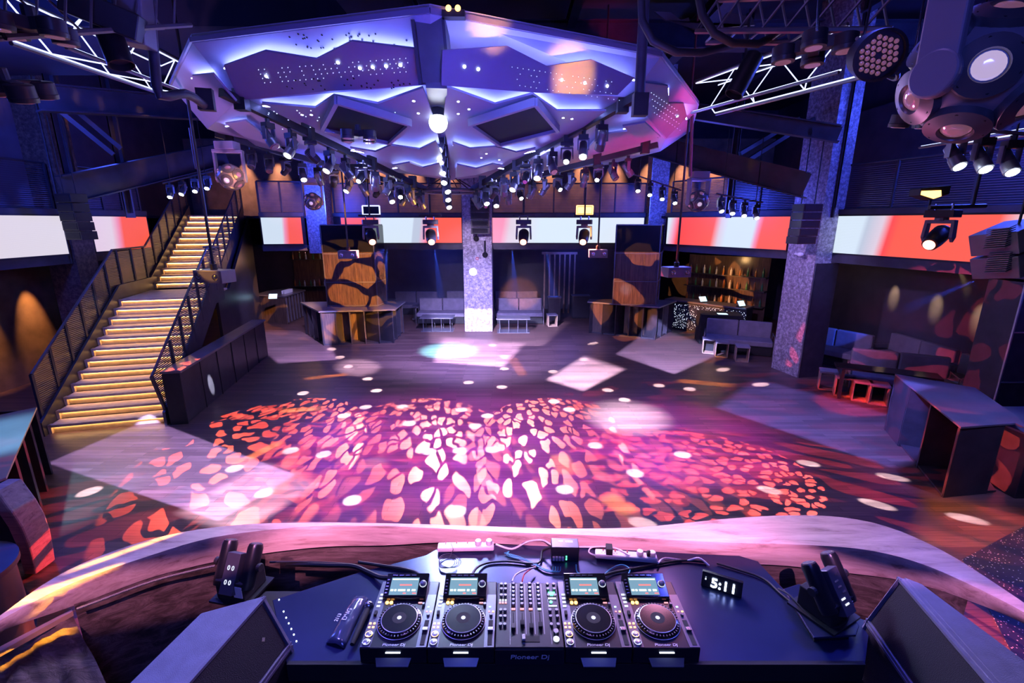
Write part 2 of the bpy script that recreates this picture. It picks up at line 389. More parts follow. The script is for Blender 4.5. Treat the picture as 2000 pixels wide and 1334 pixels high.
# LED screens ------------------------------------------------------
W_ = (.66, .77, .90); WG = (.5, .56, .7); PK = (.9, .3, .48); RO = (1, .115, .07); RD = (1, .07, .07); PW = (.72, .6, .72)
def led(a, b, mname, label, u0=0, u1=1, z0=ZS, z1=ZT):
    a, b = Vector((*a, 0)), Vector((*b, 0)); d = (b - a).normalized(); nrm = Vector((d.y, -d.x, 0))
    if nrm.dot(-a) < 0: nrm = -nrm
    t = thing('led_screen', label, 'screen', (a.x, a.y, z0), 0, 'LED screens along the balcony front')
    o = nrm * .075
    A, B = a + o, b + o
    sc = MB().quad_uv((A.x, A.y, z0 + .02), (B.x, B.y, z0 + .02), (B.x, B.y, z1 - .02), (A.x, A.y, z1 - .02)); sc.build('display', mname, t)
    fr = MB(); m_ = (a + b) / 2 + nrm * .062
    fr.beam(a + nrm * .062 + Vector((0, 0, z0)), b + nrm * .062 + Vector((0, 0, z0)), .03, .04); fr.beam(a + nrm * .062 + Vector((0, 0, z1)), b + nrm * .062 + Vector((0, 0, z1)), .03, .04)
    for q in (a, b): fr.beam(q + nrm * .062 + Vector((0, 0, z0)), q + nrm * .062 + Vector((0, 0, z1)), .03, .03)
    fr.build('screen_frame', 'black_metal', t)
screen('scr_a', [(0, (.75, .55, .68)), (.22, (.7, .45, .62)), (.27, (.8, .72, .85)), (1, (.8, .74, .84))], .95)
screen('scr_b', [(0, (.8, .62, .8)), (.3, (.8, .66, .8)), (.42, PK), (.5, RO), (1, RO)], 1)
screen('scr_c', [(0, W_), (.48, W_), (.55, PK), (.66, RO), (1, RO)], 1)
screen('scr_d', [(0, RO), (.26, RO), (.27, PK), (.31, W_), (.57, W_), (.58, WG), (.63, WG), (.68, PK), (.72, RO), (1, RO)], 1.1)
screen('scr_e', [(0, PK), (.05, PK), (.1, PW), (.3, W_), (.62, W_), (1, (.7, .72, .82))], 1.15)
screen('scr_f', [(0, W_), (.06, PK), (.10, RD), (.42, RO), (.48, PW), (.54, W_), (.74, W_), (.77, PK), (.8, RO), (1, RO)], 1.1)
screen('scr_g', [(0, W_), (.22, W_), (.25, WG), (.33, PW), (.38, RD), (.42, RO), (.84, RO), (.93, PW), (1, PW)], 1.1)
led((-10.75, 8.7), (-10.75, 11.6), 'scr_a', 'pale pink LED screen nearest the left edge, before the textured column')
led((-10.75, 12.35), (-10.75, 14.3), 'scr_b', 'white to red LED screen behind the staircase railing')
led((-8.52, 16.6), (-7.25, 16.86), 'scr_c', 'small white and red LED screen right of the stair head')
led((-6.15, 17.6), (-1.8, 17.6), 'scr_d', 'red, white and red LED screen left of the grey centre column')
led((-.72, 17.6), (4.75, 17.6), 'scr_e', 'mostly white LED screen right of the grey centre column')
led((5.42, 16.85), (7.5, 13.1), 'scr_f', 'angled red and white LED screen left of the right-hand column')
led((7.96, 12.35), (9.15, 8.45), 'scr_g', 'long white and orange LED screen right of the right-hand column')
# columns ------------------------------------------------------------
struct('column_centre', MB().bb(-1.76, -.72, 17.25, 18.2, 0, 9), 'stone', bevel=.01)
def rbox(a, b, depth, z0, z1):
    a = Vector((*a, 0)); b = Vector((*b, 0)); d = (b - a).normalized(); n = Vector((-d.y, d.x, 0)) * depth
    return MB().prism([a + Vector((0, 0, z0)), b + Vector((0, 0, z0)), b + n + Vector((0, 0, z0)), a + n + Vector((0, 0, z0))], (0, 0, z1 - z0))
struct('column_right', rbox((7.32, 12.78), (7.52, 11.88), .62, 0, 9), 'stone')
struct('column_right_cladding', rbox((7.54, 11.86), (8.2, 11.98), .5, 0, 2.98), 'dark_panel')
struct('column_left', MB().bb(-11.35, -10.65, 11.7, 12.3, 0, 9), 'stone_brown')
struct('column_stair', MB().bb(-7.15, -6.45, 17.0, 17.65, 2.9, 9), 'stone')
struct('column_corner', MB().bb(4.85, 5.45, 17.3, 17.9, 2.9, 9), 'stone')
for i, (x, y, w) in enumerate([(-10.72, 12.32, .02), (-10.72, 11.65, .02), (7.6, 12.0, .02), (-6.44, 16.98, .02), (4.84, 17.28, .02), (7.53, 11.85, .02)]):
    z1 = 2.98 if i == 5 else 9
    struct('trim_edge', MB().bb(x - w / 2, x + w / 2, y - w / 2, y + w / 2, 0 if i in (2, 5) else 3, z1), 'silver')
# steel roof structure --------------------------------------------------
def steel(a, b, w, h, name='beam_steel'): struct(name, MB().ibeam(a, b, w, h), 'steel_paint')
steel(P(120, 372, Y=11), P(440, 300, Y=15), .3, .62)
steel(P(1235, 275, Y=14), P(1575, 362, Y=10.8), .3, .55)
steel(P(70, 190, Y=10), P(420, 215, Y=13), .3, .5)
steel(P(1240, 200, Y=13), P(1640, 262, Y=11), .25, .35)
for a, b, Y in (((118, 218), (222, 302), 11), ((135, 205), (236, 290), 11), ((1462, 312), (1590, 232), 12), ((1445, 300), (1560, 232), 12)):
    struct('beam_brace', MB().beam(P(*a, Y=Y), P(*b, Y=Y + .4), .09, .09), 'steel_paint')
for u, Y in ((232, 12.5), (128, 11.5), (1640, 12), (1436, 13.4)):
    p = P(u, 300, Y=Y); struct('beam_post', MB().ibeam((p.x, p.y, 4.2), (p.x + .001, p.y, 9), .3, .26), 'steel_paint')
steel((-12, 4.4, 8.0), (12, 4.4, 8.0), .35, .6)
steel((-12, 12.8, 8.3), (12, 12.8, 8.3), .35, .6)
steel((-5.5, -2, 8.55), (-5.5, 20, 8.55), .3, .4)
steel((4.5, -2, 8.55), (4.5, 20, 8.55), .3, .4)
for x in (-2.2, 1.4, 7.8): steel((x, 4.6, 8.6), (x, 20, 8.6), .2, .3)
struct('beam_duct', MB().bb(-13, -3.2, 8.8, 11.5, 7.1, 7.9), 'ceiling_black')
# upper glazing frames behind the left balcony
# ================================================================ RAILINGS
def railing(pts, label, posts, mesh='rail_mesh', h=1.1, group=None, name='railing', cat='railing', lean=None):
    """pts: floor points of the run"""
    t = thing(name, label, cat, pts[0], 0, group); hv = Vector((0, 0, h))
    pts = [Vector(p) for p in pts]; lead = Vector(lean) if lean else Vector()
    MB().tube([p + hv + (lead if i == 0 else Vector()) for i, p in enumerate(pts)], .028, 6).build('top_rail', 'steel_paint', t)
    MB().tube([p + Vector((0, 0, .09)) for p in pts], .018, 6).build('bottom_rail', 'steel_paint', t)
    mm = MB()
    for a, b in zip(pts, pts[1:]): mm.mesh([a + Vector((0, 0, .1)), b + Vector((0, 0, .1)), b + hv * .96, a + hv * .96 + (lead if a == pts[0] else Vector())], [(0, 1, 2, 3)])
    mm.build('mesh_panel', mesh, t)
    tot = sum((b - a).length for a, b in zip(pts, pts[1:]))
    for i in range(posts):
        q = tot * i / (posts - 1); 
        for a, b in zip(pts, pts[1:]):
            l = (b - a).length
            if q <= l + 1e-6: p = a + (b - a) * (q / l); break
            q -= l
        MB().beam(p + Vector((0, 0, -.02)), p + hv + (lead if i == 0 else Vector()), .05, .05, up=(0, 1, 0)).build('post', 'steel_paint', t)
    return t
zf = 4.2
railing([(-10.82, 5.2, zf), (-10.82, 11.6, zf)], 'blue-lit mesh balcony railing above the pale pink screen at far left', 6, group='balcony railings')
railing([(-10.82, 12.4, zf), (-10.82, 14.3, zf)], 'mesh balcony railing above the screen behind the staircase', 4, group='balcony railings')
railing([(-8.58, 16.7, zf), (-7.2, 16.98, zf)], 'short mesh balcony railing right of the stair head', 3, group='balcony railings')
railing([(-6.4, 17.72, zf), (-1.8, 17.72, zf)], 'mesh balcony railing above the screen left of the centre column', 5, group='balcony railings')
railing([(-.7, 17.72, zf), (4.8, 17.72, zf)], 'mesh balcony railing above the screen right of the centre column', 6, group='balcony railings')
railing([(5.5, 16.95, zf), (7.62, 13.15, zf)], 'mesh balcony railing above the angled screen left of the right-hand column', 5, group='balcony railings')
railing([(8.0, 12.4, zf), (10.2, 5.2, zf)], 'long mesh balcony railing above the orange screen at right', 6, group='balcony railings')
# ================================================================ STAIRCASE
P0 = Vector((-9.0, 8.45, 0)); sd = Vector((-.26, .966, 0)).normalized(); sn = Vector((sd.y, -sd.x, 0))
RIS = .175; GO = .31; N1 = 12; LAND = 1.75; SW1 = 2.05; SW2 = 1.7
def S(s, w, z): return P0 + sd * s + sn * w + Vector((0, 0, z))
st = thing('staircase', 'wide staircase with glowing cream treads rising in two flights at left', 'staircase', P0)
def sbox(mb, s0, s1, w0, w1, z0, z1):
    mb.prism([S(s0, w0, z0), S(s1, w0, z0), S(s1, w1, z0), S(s0, w1, z0)], (0, 0, z1 - z0)); return mb
for f, (s0, z0, W) in enumerate([(0, 0, SW1), (N1 * GO + LAND - GO, N1 * RIS, SW2)]):
    for i in range(N1):
        s = s0 + i * GO; z = z0 + i * RIS
        if f == 1: s = s0 + GO + i * GO
        stp = sbox(MB(), s + .02, s + GO + .02, .06, W - .06, z + RIS - .05, z + RIS - .002) if not (f == 0 and i == N1 - 1) else sbox(MB(), s + .02, s + LAND, .06, SW1 - .06, z + RIS - .05, z + RIS - .002)
        sbox(stp, s - .0, s + .05, .05, W - .05, z + RIS - .05, z + RIS)
        q = stp.build('step', 'stair_tread', st)
        sbox(MB(), s + .06, s + .09, .06, W - .06, z + .0, z + RIS - .05).build('riser', 'stair_tread', q)
        sbox(MB(), s + .04, s + .055, .10, W - .10, z + RIS - .062, z + RIS - .052).build('light_strip', 'warm_strip', q)
        if True:
            # little cream side return against the stringer
            sbox(MB(), s, s + .1, .03, .08, z, z + RIS).build('side_return', 'stair_tread', q)
def stringer(w, W, off):
    a = N1 * GO; b = a + LAND; c = b + N1 * GO; z1 = N1 * RIS; z2 = 2 * z1
    prof = [(-.12, 0), (-.12, .28), (a - .1, z1 + .34), (b - .1, z1 + .34), (c, z2 + .34), (c, z2 - .3), (b + .3, z1 - .25), (a + .1, z1 - .25), (.5, 0)]
    return MB().prism([S(s, w, z) for s, z in prof], sn * .05)
stringer(-.02, 0, 0).build('stringer', 'steel_paint', st)
a_, z_ = N1 * GO, N1 * RIS
MB().prism([S(s, SW1 - .03, z) for s, z in [(-.12, 0), (-.12, .28), (a_ - .1, z_ + .34), (a_ + LAND * .5, z_ + .34), (a_ + LAND * .5, z_ - .25), (a_ + .1, z_ - .25), (.5, 0)]], sn * .05).build('stringer', 'steel_paint', st)
c_ = a_ + LAND + N1 * GO
MB().prism([S(s, SW2 - .03, z) for s, z in [(a_ + LAND * .5, z_ + .34), (a_ + LAND - .1, z_ + .34), (c_, 2 * z_ + .34), (c_, 2 * z_ - .3), (a_ + LAND + .3, z_ - .25), (a_ + LAND * .5, z_ - .25)]], sn * .05).build('stringer', 'steel_paint', st)
sbox(MB(), c_, c_ + .9, -.02, SW2 + .02, 2 * z_ - .12, 2 * z_).build('top_landing', 'carpet', st)
def srail(W, label, tilt=0):
    pts = [S(.05, W, .1), S(a_, W, z_ + .1), S(a_ + LAND, W, z_ + .1), S(c_, W, 2 * z_ + .1)]
    return railing(pts, label, 15, 'stair_mesh', 1.1, 'staircase railings', 'stair_railing')
srail(-.04, 'slanted mesh stair railing on the outer left side of the glowing treads')
pts = [S(.05, SW1, .1), S(a_, SW1, z_ + .1), S(a_ + LAND * .55, SW1, z_ + .1), S(a_ + LAND * .55, SW2, z_ + .1), S(a_ + LAND, SW2, z_ + .1), S(c_, SW2, 2 * z_ + .1)]
railing(pts, 'slanted mesh stair railing on the dance-floor side of the glowing treads', 15, 'stair_mesh', 1.1, 'staircase railings', 'stair_railing', lean=tuple(-sd * .38 + Vector((0, 0, -.1))))
# wall under the upper flight facing the room
struct('wall_stair_side', MB().prism([S(a_ + LAND * .5, SW2 + .1, 0), S(c_, SW2 + .1, 0), S(c_, SW2 + .1, 2 * z_ - .1), S(a_ + LAND + .3, SW2 + .1, z_ - .1), S(a_ + LAND * .5, SW2 + .1, z_ - .1)], sn * .08), 'dark_panel')
# ================================================================ FURNITURE ON THE FLOOR
# big open counter at right --------------------------------------------
def open_counter(label, top_poly, fins, h=1.15, thick=.03, back=None, group='high standing counters'):
    c = Vector((sum(p[0] for p in top_poly) / len(top_poly), sum(p[1] for p in top_poly) / len(top_poly), 0))
    t = thing('high_counter', label, 'counter', c, 0, group)
    MB().prism([(x, y, h - thick) for x, y in top_poly], (0, 0, thick)).build('counter_top', 'counter_top', t, bevel=.004)
    for a, b in fins:
        a_, b_ = Vector((*a, (h - thick) / 2)), Vector((*b, (h - thick) / 2))
        MB().beam(a_, b_, .035, h - thick).build('side_panel', 'dark_panel', t, bevel=.003)
    return t
def fl(u, v, z=0): p = P(u, v, Z=z); return (p.x, p.y)
rt = [fl(1748, 730, 1.15), fl(1905, 757, 1.15), fl(1985, 812, 1.15), fl(2010, 838, 1.15), fl(1983, 826, 1.15), fl(1877, 834, 1.15)]
A = Vector((*rt[0], 0)); Bq = Vector((*rt[5], 0)); Cq = Vector((*rt[1], 0)); Dq = Vector((*rt[4], 0))
def lerp(a, b, t): return a + (b - a) * t
fins = []
for t_ in (.02, .3, .62, .985):
    a = lerp(A, Bq, t_); b = lerp(Cq, Dq, t_); b = lerp(a, b, .82); fins.append(((a.x, a.y), (b.x, b.y)))
ctr = open_counter('dark triangular-bay standing counter at right with open front bays and lavender sheen on top', rt, fins)
a = lerp(A, Cq, .06); 
MB().beam(Vector((A.x, A.y, .56)) + Vector((.02, 0, 0)), Vector((*((lerp(A, Bq, .3)).xy), .56)), .02, 1.12).build('front_panel', 'dark_panel', ctr)
MB().prism([Vector((A.x + .05, A.y, .02)), Vector((Bq.x, Bq.y + .03, .02)), Vector((Dq.x, Dq.y, .02)), Vector((Cq.x, Cq.y, .02))], (0, 0, .03)).build('base_shelf', 'dark_panel', ctr)
# lower counter beyond its near end
q0, q1 = fl(1962, 836, 1.0), fl(2060, 850, 1.0)
t = thing('side_cabinet', 'low dark cabinet with violet top at the right edge, behind the big counter', 'cabinet', (q0[0] + .8, q0[1], 0))
MB().bb(q0[0] + .1, q0[0] + 1.9, q0[1] - .3, q0[1] + .75, 0, 1.0).build('body', 'dark_panel', t, bevel=.006)
MB().bb(q0[0] + .06, q0[0] + 1.95, q0[1] - .33, q0[1] + .78, 1.0, 1.03).build('cabinet_top', 'counter_top', t)
# tall dark panel tower at the right edge
p = P(1908, 640, Y=9.0)
t = thing('panelled_tower', 'tall dark panelled tower at the right edge behind the counter', 'partition', (p.x + .9, 8.6, 0))
MB().bb(p.x, 10.97, 8.35, 9.0, 0, 2.95).build('body', 'dark_panel', t)
for z in (1.1, 2.05, 2.93):
    MB().bb(p.x - .01, 10.97, 8.325, 8.35, z - .012, z + .012).build('seam_strip', 'silver', t)
MB().bb(p.x - .012, p.x + .012, 8.32, 8.35, 0, 2.95).build('corner_trim', 'silver', t)
# left counter ------------------------------------------------------------
lt = [fl(72, 795, 1.15), fl(12, 932, 1.15), fl(-60, 960, 1.15), fl(-90, 830, 1.15), fl(-10, 812, 1.15)]
A = Vector((*lt[0], 0)); Bq = Vector((*lt[1], 0)); fins = []
for t_ in (.02, .26, .5, .74, .98):
    a = lerp(A, Bq, t_); fins.append(((a.x - .02, a.y), (a.x - 1.0, a.y - .12)))
ctl = open_counter('dark standing counter at the left edge with cyan-white glow on its top', lt, fins)
MB().beam(Vector((A.x - 1, A.y - .1, .56)), Vector((Bq.x - 1, Bq.y - .1, .56)), .02, 1.12).build('back_panel', 'dark_panel', ctl)
# booth wall beside the stairs ----------------------------------------------
b0, b1 = Vector((*fl(368, 826), 0)), Vector((*fl(524, 694), 0))
t = thing('booth_divider', 'low black booth divider running away from the stair foot, scuffed blue panel face', 'divider', b0)
dn = (b1 - b0).normalized(); nn = Vector((-dn.y, dn.x, 0))
MB().prism([b0 + Vector((0, 0, 0)), b1, b1 + nn * .32, b0 + nn * .32], (0, 0, 1.08)).build('body', 'dark_panel', t, bevel=.01)
MB().prism([b0 + Vector((0, 0, 1.08)) - nn * .05 - dn * .05, b1 + Vector((0, 0, 1.08)) - nn * .05, b1 + nn * .325 + Vector((0, 0, 1.08)), b0 + nn * .325 - dn * .05 + Vector((0, 0, 1.08))], (0, 0, .05)).build('ledge', 'counter_top', t, bevel=.005)
MB().prism([b0 - dn * .03 - nn * .02, b0 - dn * .03 + nn * .3, b0 - dn * .03 + nn * .3 + Vector((0, 0, 1.07)), b0 - dn * .03 - nn * .02 + Vector((0, 0, 1.07))], -dn * .02).build('end_panel', 'matte_black', t)
for k in range(1, 6):
    q = b0 + (b1 - b0) * (k / 6); MB().prism([q - nn * .012 - dn * .01, q - nn * .012 + dn * .01, q - nn * .002 + dn * .01, q - nn * .002 - dn * .01], (0, 0, 1.07)).build('panel_joint', 'matte_black', t)
# bar stations with tower ----------------------------------------------------
def station(label, corners, tower, hwood='slat_wood', lit=None):
    """corners: counter outline on the floor, front-left, front-right, back-right, back-left; tower likewise"""
    cs = [Vector((*c, 0)) for c in corners]; ts = [Vector((*c, 0)) for c in tower]
    ctr_ = sum(cs, Vector()) / len(cs)
    t = thing('bar_station', label, 'bar counter', ctr_, 0, 'bar stations with mirrored towers')
    MB().prism([ctr_ + (c - ctr_) * 1.06 + Vector((0, 0, 1.12)) for c in cs], (0, 0, .05)).build('counter_top', 'counter_top', t, bevel=.006)
    MB().prism([ctr_ + (c - ctr_) * .97 for c in cs], (0, 0, .05)).build('base', 'dark_panel', t)
    n = len(cs)
    for i in range(n):
        a, b = cs[i], cs[(i + 1) % n]; l = (b - a).length; k = max(2, int(round(l / .5)) + 1); nrm = (ctr_ - (a + b) / 2).normalized()
        for j in range(k):
            if j == k - 1: continue
            q = a + (b - a) * (j / (k - 1)); e = q + (ctr_ - q).normalized() * .62
            MB().beam(q + Vector((0, 0, .56)), e + Vector((0, 0, .56)), .04, 1.12).build('side_panel', 'dark_panel', t)
        if i % 2 == 0:
            MB().beam(a + nrm * .05 + Vector((0, 0, .56)), a + (b - a) * (1 / (k - 1)) + nrm * .05 + Vector((0, 0, .56)), .02, 1.1).build('front_panel', 'slat_wood', t)
    MB().prism([ctr_ + (c - ctr_) * .55 for c in cs], (0, 0, 1.12)).build('core', 'slat_wood', t)
    tc_ = sum(ts, Vector()) / 4
    MB().prism([c + Vector((0, 0, 1.17)) for c in ts], (0, 0, 2.73)).build('tower', 'slat_wood', t)
    e = MB()
    for c in ts: e.beam(c + Vector((0, 0, 1.17)), c + Vector((0, 0, 3.9)), .03, .03)
    for z in (1.2, 2.0, 2.95, 3.88):
        for i in range(4): e.beam(ts[i] + Vector((0, 0, z)), ts[(i + 1) % 4] + Vector((0, 0, z)), .03, .03)
    e.build('metal_edging', 'gunmetal', t)
    # glossy upper cabinet with a glass front
    up = MB().prism([tc_ + (c - tc_) * 1.03 + Vector((0, 0, 3.0)) for c in ts], (0, 0, .86)).build('glass_cabinet', 'gloss_black', t)
    for z0, z1 in ((1.25, 1.97), (2.04, 2.92)):
        for j in range(3):
            a = ts[0] + (ts[1] - ts[0]) * (.04 + j * .32); b = ts[0] + (ts[1] - ts[0]) * (.31 + j * .32); nrm = Vector((b.y - a.y, -(b.x - a.x), 0)).normalized() * .02
            MB().prism([a + Vector((0, 0, z0)), b + Vector((0, 0, z0)), b + Vector((0, 0, z1)), a + Vector((0, 0, z1))], nrm).build('door_panel', 'slat_wood', t, bevel=.004)
    return t
station('bar station with tall amber-lit tower, left of the centre column', [fl(632, 675), fl(770, 670), (-4.0, 17.1), (-6.9, 17.0), fl(598, 652)], [(-6.3, 16.0), (-4.6, 16.05), (-4.5, 16.85), (-6.5, 16.85)])
station('bar station with tall glossy tower, right of the centre column', [fl(1150, 650), fl(1280, 664), fl(1312, 648), (5.5, 17.4), (3.0, 17.6)], [(3.5, 16.3), (4.95, 16.15), (5.3, 17.0), (3.7, 17.2)])
# sofas -----------------------------------------------------------------------
def sofa_proto():
    t = thing('lounge_sofa', 'sofa', 'sofa')
    MB().bb(-.95, .95, -.38, .38, .3, .46).build('seat', 'sofa_fabric', t, True, bevel=.03)
    for s in (-1, 1): MB().bb(min(s * .01, s * .94), max(s * .01, s * .94), .26, .42, .44, .95).build('back_cushion', 'sofa_fabric', t, True, bevel=.035)
    for s in (-1, 1):
        MB().tube([(s * .98, -.34, 0), (s * .98, -.34, .62), (s * .98, .3, .62), (s * .98, .36, 0)], .018, 6).build('arm_frame', 'silver', t, True)
    MB().bb(-.94, .94, -.3, .34, .02, .3).build('plinth', 'matte_black', t, True)
    return t
SOFA = Proto(sofa_proto()); sg = 'grey lounge sofas'
SOFA.put((-2.85, 18.9, 0), (0, 0, 0), 'grey two-seat sofa left of the centre column', sg)
for x, y, rz, lab in [(.28, 18.9, 0, 'grey two-seat sofa right of the centre column, striped with orange light'),
                      (-4.3, 20.8, 0, 'dim grey sofa deep under the balcony, nearest the left bar tower'),
                      (-2.0, 20.9, 0, 'dim grey sofa deep under the balcony, just left of the centre column'),
                      (.2, 20.9, 0, 'orange-lit sofa deep under the balcony, just right of the centre column'),
                      (7.1, 14.45, -22, 'grey sofa with pale arm frame left of the right-hand column'),
                      (9.15, 10.65, -28, 'long navy sofa with coral spots of light behind the red-lit stools'),
                      (9.2, 13.3, -60, 'small sofa facing the aisle behind the right-hand column')]:
    SOFA.put((x, y, 0), (0, 0, R(rz)), lab, sg, 1.0)
# two wide sofas against the right lounge wall
for x, y, rz, lab in [(10.53, 12.1, -86, 'grey sofa below the left one of the warm wall spots at right'), (10.53, 9.95, -86, 'grey sofa below the rightmost of the warm wall spots')]:
    SOFA.put((x, y, 0), (0, 0, R(rz)), lab, sg)
# low tables --------------------------------------------------------------------
def table_proto():
    t = thing('low_table', 'table', 'table')
    MB().bb(-.62, .62, -.33, .33, .5, .54).build('table_top', 'counter_top', t, True, bevel=.004)
    for x in (-.5, -.17, .17, .5):
        l = MB(); l.tube([(x, -.28, .5), (x, -.28, .015), (x, .28, .015), (x, .28, .5)], .014, 6); l.build('leg', 'gunmetal', t, True)
    MB().bb(-.6, .6, -.3, .3, .0, .02).build('base_plate', 'gunmetal', t, True)
    return t
TAB = Proto(table_proto()); tg = 'low tables in the lounge'
for x, y, rz, lab in [(-2.8, 17.75 - .25, 0, 'low table with four hoop legs before the sofa left of the centre column'), (.05, 17.3, 0, 'low table with bright top before the sofa right of the centre column'),
                      (-3.6, 19.85, 0, 'low table between the two sofa rows, left of the centre column'), (.1, 19.9, 0, 'low table between the two sofa rows, right of the centre column'),]:
    TAB.put((x, y, 0), (0, 0, R(rz)), lab, tg)
# box stools: open square frames with glowing sides
def stool_proto(nm, m1):
    t = thing(nm, 'stool', 'stool')
    MB().bb(-.19, .19, -.19, .19, .42, .47).build('seat', 'sofa_fabric', t, True, bevel=.01)
    for s in (-1, 1):
        MB().prism([(s * .18, -.18, 0), (s * .18, .18, 0), (s * .18, .18, .42), (s * .18, -.18, .42)], (-s * .02, 0, 0)).build('side_panel', m1, t, True)
    MB().bb(-.18, .18, -.18, .18, 0, .02).build('base', m1, t, True)
    return t
ST = Proto(stool_proto('box_stool', 'pale_wood')); gg = 'box stools'
p = fl(1078, 636); ST.put((p[0], p[1], 0), (0, 0, R(8)), 'open wooden box stool standing alone right of the centre sofa', gg)
for i, (u, v) in enumerate([(1618, 765), (1650, 778), (1685, 788), (1718, 795)]):
    p = fl(u, v); ST.put((p[0] + .1, p[1] + .25, 0), (0, 0, R(-28)), ['box stool nearest the right-hand column in the red-lit row', 'second box stool from the right-hand column in the red-lit row', 'third box stool from the right-hand column in the red-lit row', 'last box stool of the red-lit row, against the big counter'][i], gg)
for i, (u, v) in enumerate([(1385, 690), (1410, 697), (1450, 706)]):
    p = fl(u, v); ST.put((p[0], p[1] + .1, 0), (0, 0, R(-18)), ['amber-lit box stool left of the sofa by the right-hand column', 'box stool between the amber-lit one and the white-lit one', 'white-lit box stool in front of the sofa by the right-hand column'][i], gg)
# long bench table behind red-lit stools
p = (8.4, 10.15)
t = thing('bench_table', 'long black table over the red-lit stools at right', 'table', (p[0], p[1], 0), R(-28))
MB().bb(-.95, .95, -.24, .24, .72, .76).build('table_top', 'gloss_black', t, True)
for x in (-.8, .8): MB().bb(x - .03, x + .03, -.2, .2, 0, .72).build('leg', 'black_metal', t, True)
# right bar with sequin front -----------------------------------------------------
a, b = Vector((5.9, 18.0, 0)), Vector((8.0, 15.9, 0)); dn = (b - a).normalized(); nn = Vector((-dn.y, dn.x, 0))
if nn.y < 0: nn = -nn
t = thing('sequin_bar', 'bar counter with glittering sequin front, right of the right bar tower', 'bar counter', (a + b) / 2)
MB().prism([a, b, b + nn * .6, a + nn * .6], (0, 0, 1.08)).build('body', 'dark_panel', t)
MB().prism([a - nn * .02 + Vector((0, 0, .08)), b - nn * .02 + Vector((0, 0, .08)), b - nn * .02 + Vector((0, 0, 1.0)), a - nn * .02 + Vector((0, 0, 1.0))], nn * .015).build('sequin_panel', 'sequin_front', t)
MB().prism([a - nn * .1 + Vector((0, 0, 1.08)), b - nn * .1 + Vector((0, 0, 1.08)), b + nn * .66 + Vector((0, 0, 1.08)), a + nn * .66 + Vector((0, 0, 1.08))], (0, 0, .05)).build('bar_top', 'counter_top', t)
# back shelf with bottles
def shelf(label, a, b, zs, depth=.35):
    a, b = Vector((*a, 0)), Vector((*b, 0)); dn = (b - a).normalized(); nn = Vector((-dn.y, dn.x, 0))
    if nn.y < 0: nn = -nn
    t = thing('back_bar_shelf', label, 'shelf', (a + b) / 2)
    MB().prism([a + nn * depth, b + nn * depth, b + nn * (depth + .04), a + nn * (depth + .04)], (0, 0, 2.7)).build('back_panel', 'slat_wood', t)
    for z in zs: MB().prism([a + Vector((0, 0, z - .03)), b + Vector((0, 0, z - .03)), b + nn * depth + Vector((0, 0, z - .03)), a + nn * depth + Vector((0, 0, z - .03))], (0, 0, .03)).build('shelf_board', 'dark_panel', t)
    return a, b, dn, nn
def bottle_proto(nm, m, cap):
    t = thing(nm, 'bottle', 'bottle')
    MB().lathe([(.036, 0), (.038, .02), (.038, .18), (.014, .24), (.013, .29)], n=10).build('glass_body', m, t, True, smooth=True)
    MB().cyl((0, 0, .29), (0, 0, .31), .016, n=8).build('cap', cap, t, True)
    return t
mat('bottle_amber', (.35, .13, .03), .12, spec=.8); mat('bottle_green', (.04, .16, .07), .12, spec=.8); mat('bottle_clear', (.5, .55, .6), .1, spec=.8)
BO = [Proto(bottle_proto('liquor_bottle', m, 'silver')) for m in ('bottle_amber', 'bottle_green', 'bottle_clear')]
def bottles(a, b, nn, z, n, what, group):
    for i in range(n):
        q = a + (b - a) * ((i + .5 + random.uniform(-.15, .15)) / n) + nn * random.uniform(.1, .2); k = (i * 7 + i // 3) % 3
        BO[k].put((q.x, q.y, z), (0, 0, 0), '%s %s' % (['amber', 'dark green', 'clear'][k], what), group, random.uniform(.9, 1.15))
a2, b2, dn2, nn2 = shelf('brown back-bar shelf behind the sequin-fronted bar', (7.0, 19.3), (9.2, 17.2), (.9, 1.5, 2.0))
for z, w in ((.9, 'lowest'), (1.5, 'middle'), (2.0, 'top')):
    bottles(a2, b2, nn2, z, 11, 'glass bottle on the %s shelf behind the sequin bar' % w, 'bottles on the %s shelf behind the sequin bar' % w)
# left bar -----------------------------------------------------------------------
a, b = Vector((*fl(508, 628), 0)), Vector((*fl(562, 633), 0)); c = Vector((*fl(600, 616), 0))
t = thing('corner_bar', 'brown corner bar counter between the stairs and the amber-lit bar tower', 'bar counter', a)
MB().prism([a, b, c, c + Vector((-1.0, .6, 0)), a + Vector((0, 1.0, 0))], (0, 0, 1.08)).build('body', 'slat_wood', t)
MB().prism([a + Vector((-.06, -.06, 1.08)), b + Vector((.04, -.06, 1.08)), c + Vector((.05, 0, 1.08)), c + Vector((-1.0, .65, 1.08)), a + Vector((-.06, 1.0, 1.08))], (0, 0, .05)).build('bar_top', 'counter_top', t)
for k in range(7):
    q = b + (c - b) * ((k + .5) / 7); MB().bb(q.x - .02, q.x + .03, q.y - .06, q.y - .02, .05, 1.05).build('front_slat', 'counter_top', t)
bar_b, bar_c = b, c
a3, b3, dn3, nn3 = shelf('dark back-bar shelf between the stair head and the amber-lit bar tower', (-9.9, 21.3), (-7.3, 21.35), (1.15, 2.35))
bottles(a3, b3, nn3, 2.35, 9, 'glass bottle on the high shelf right of the stairs', 'bottles on the high shelf right of the stairs')
bottles(a3, b3, nn3, 1.15, 12, 'glass bottle on the low shelf right of the stairs', 'bottles on the low shelf right of the stairs')
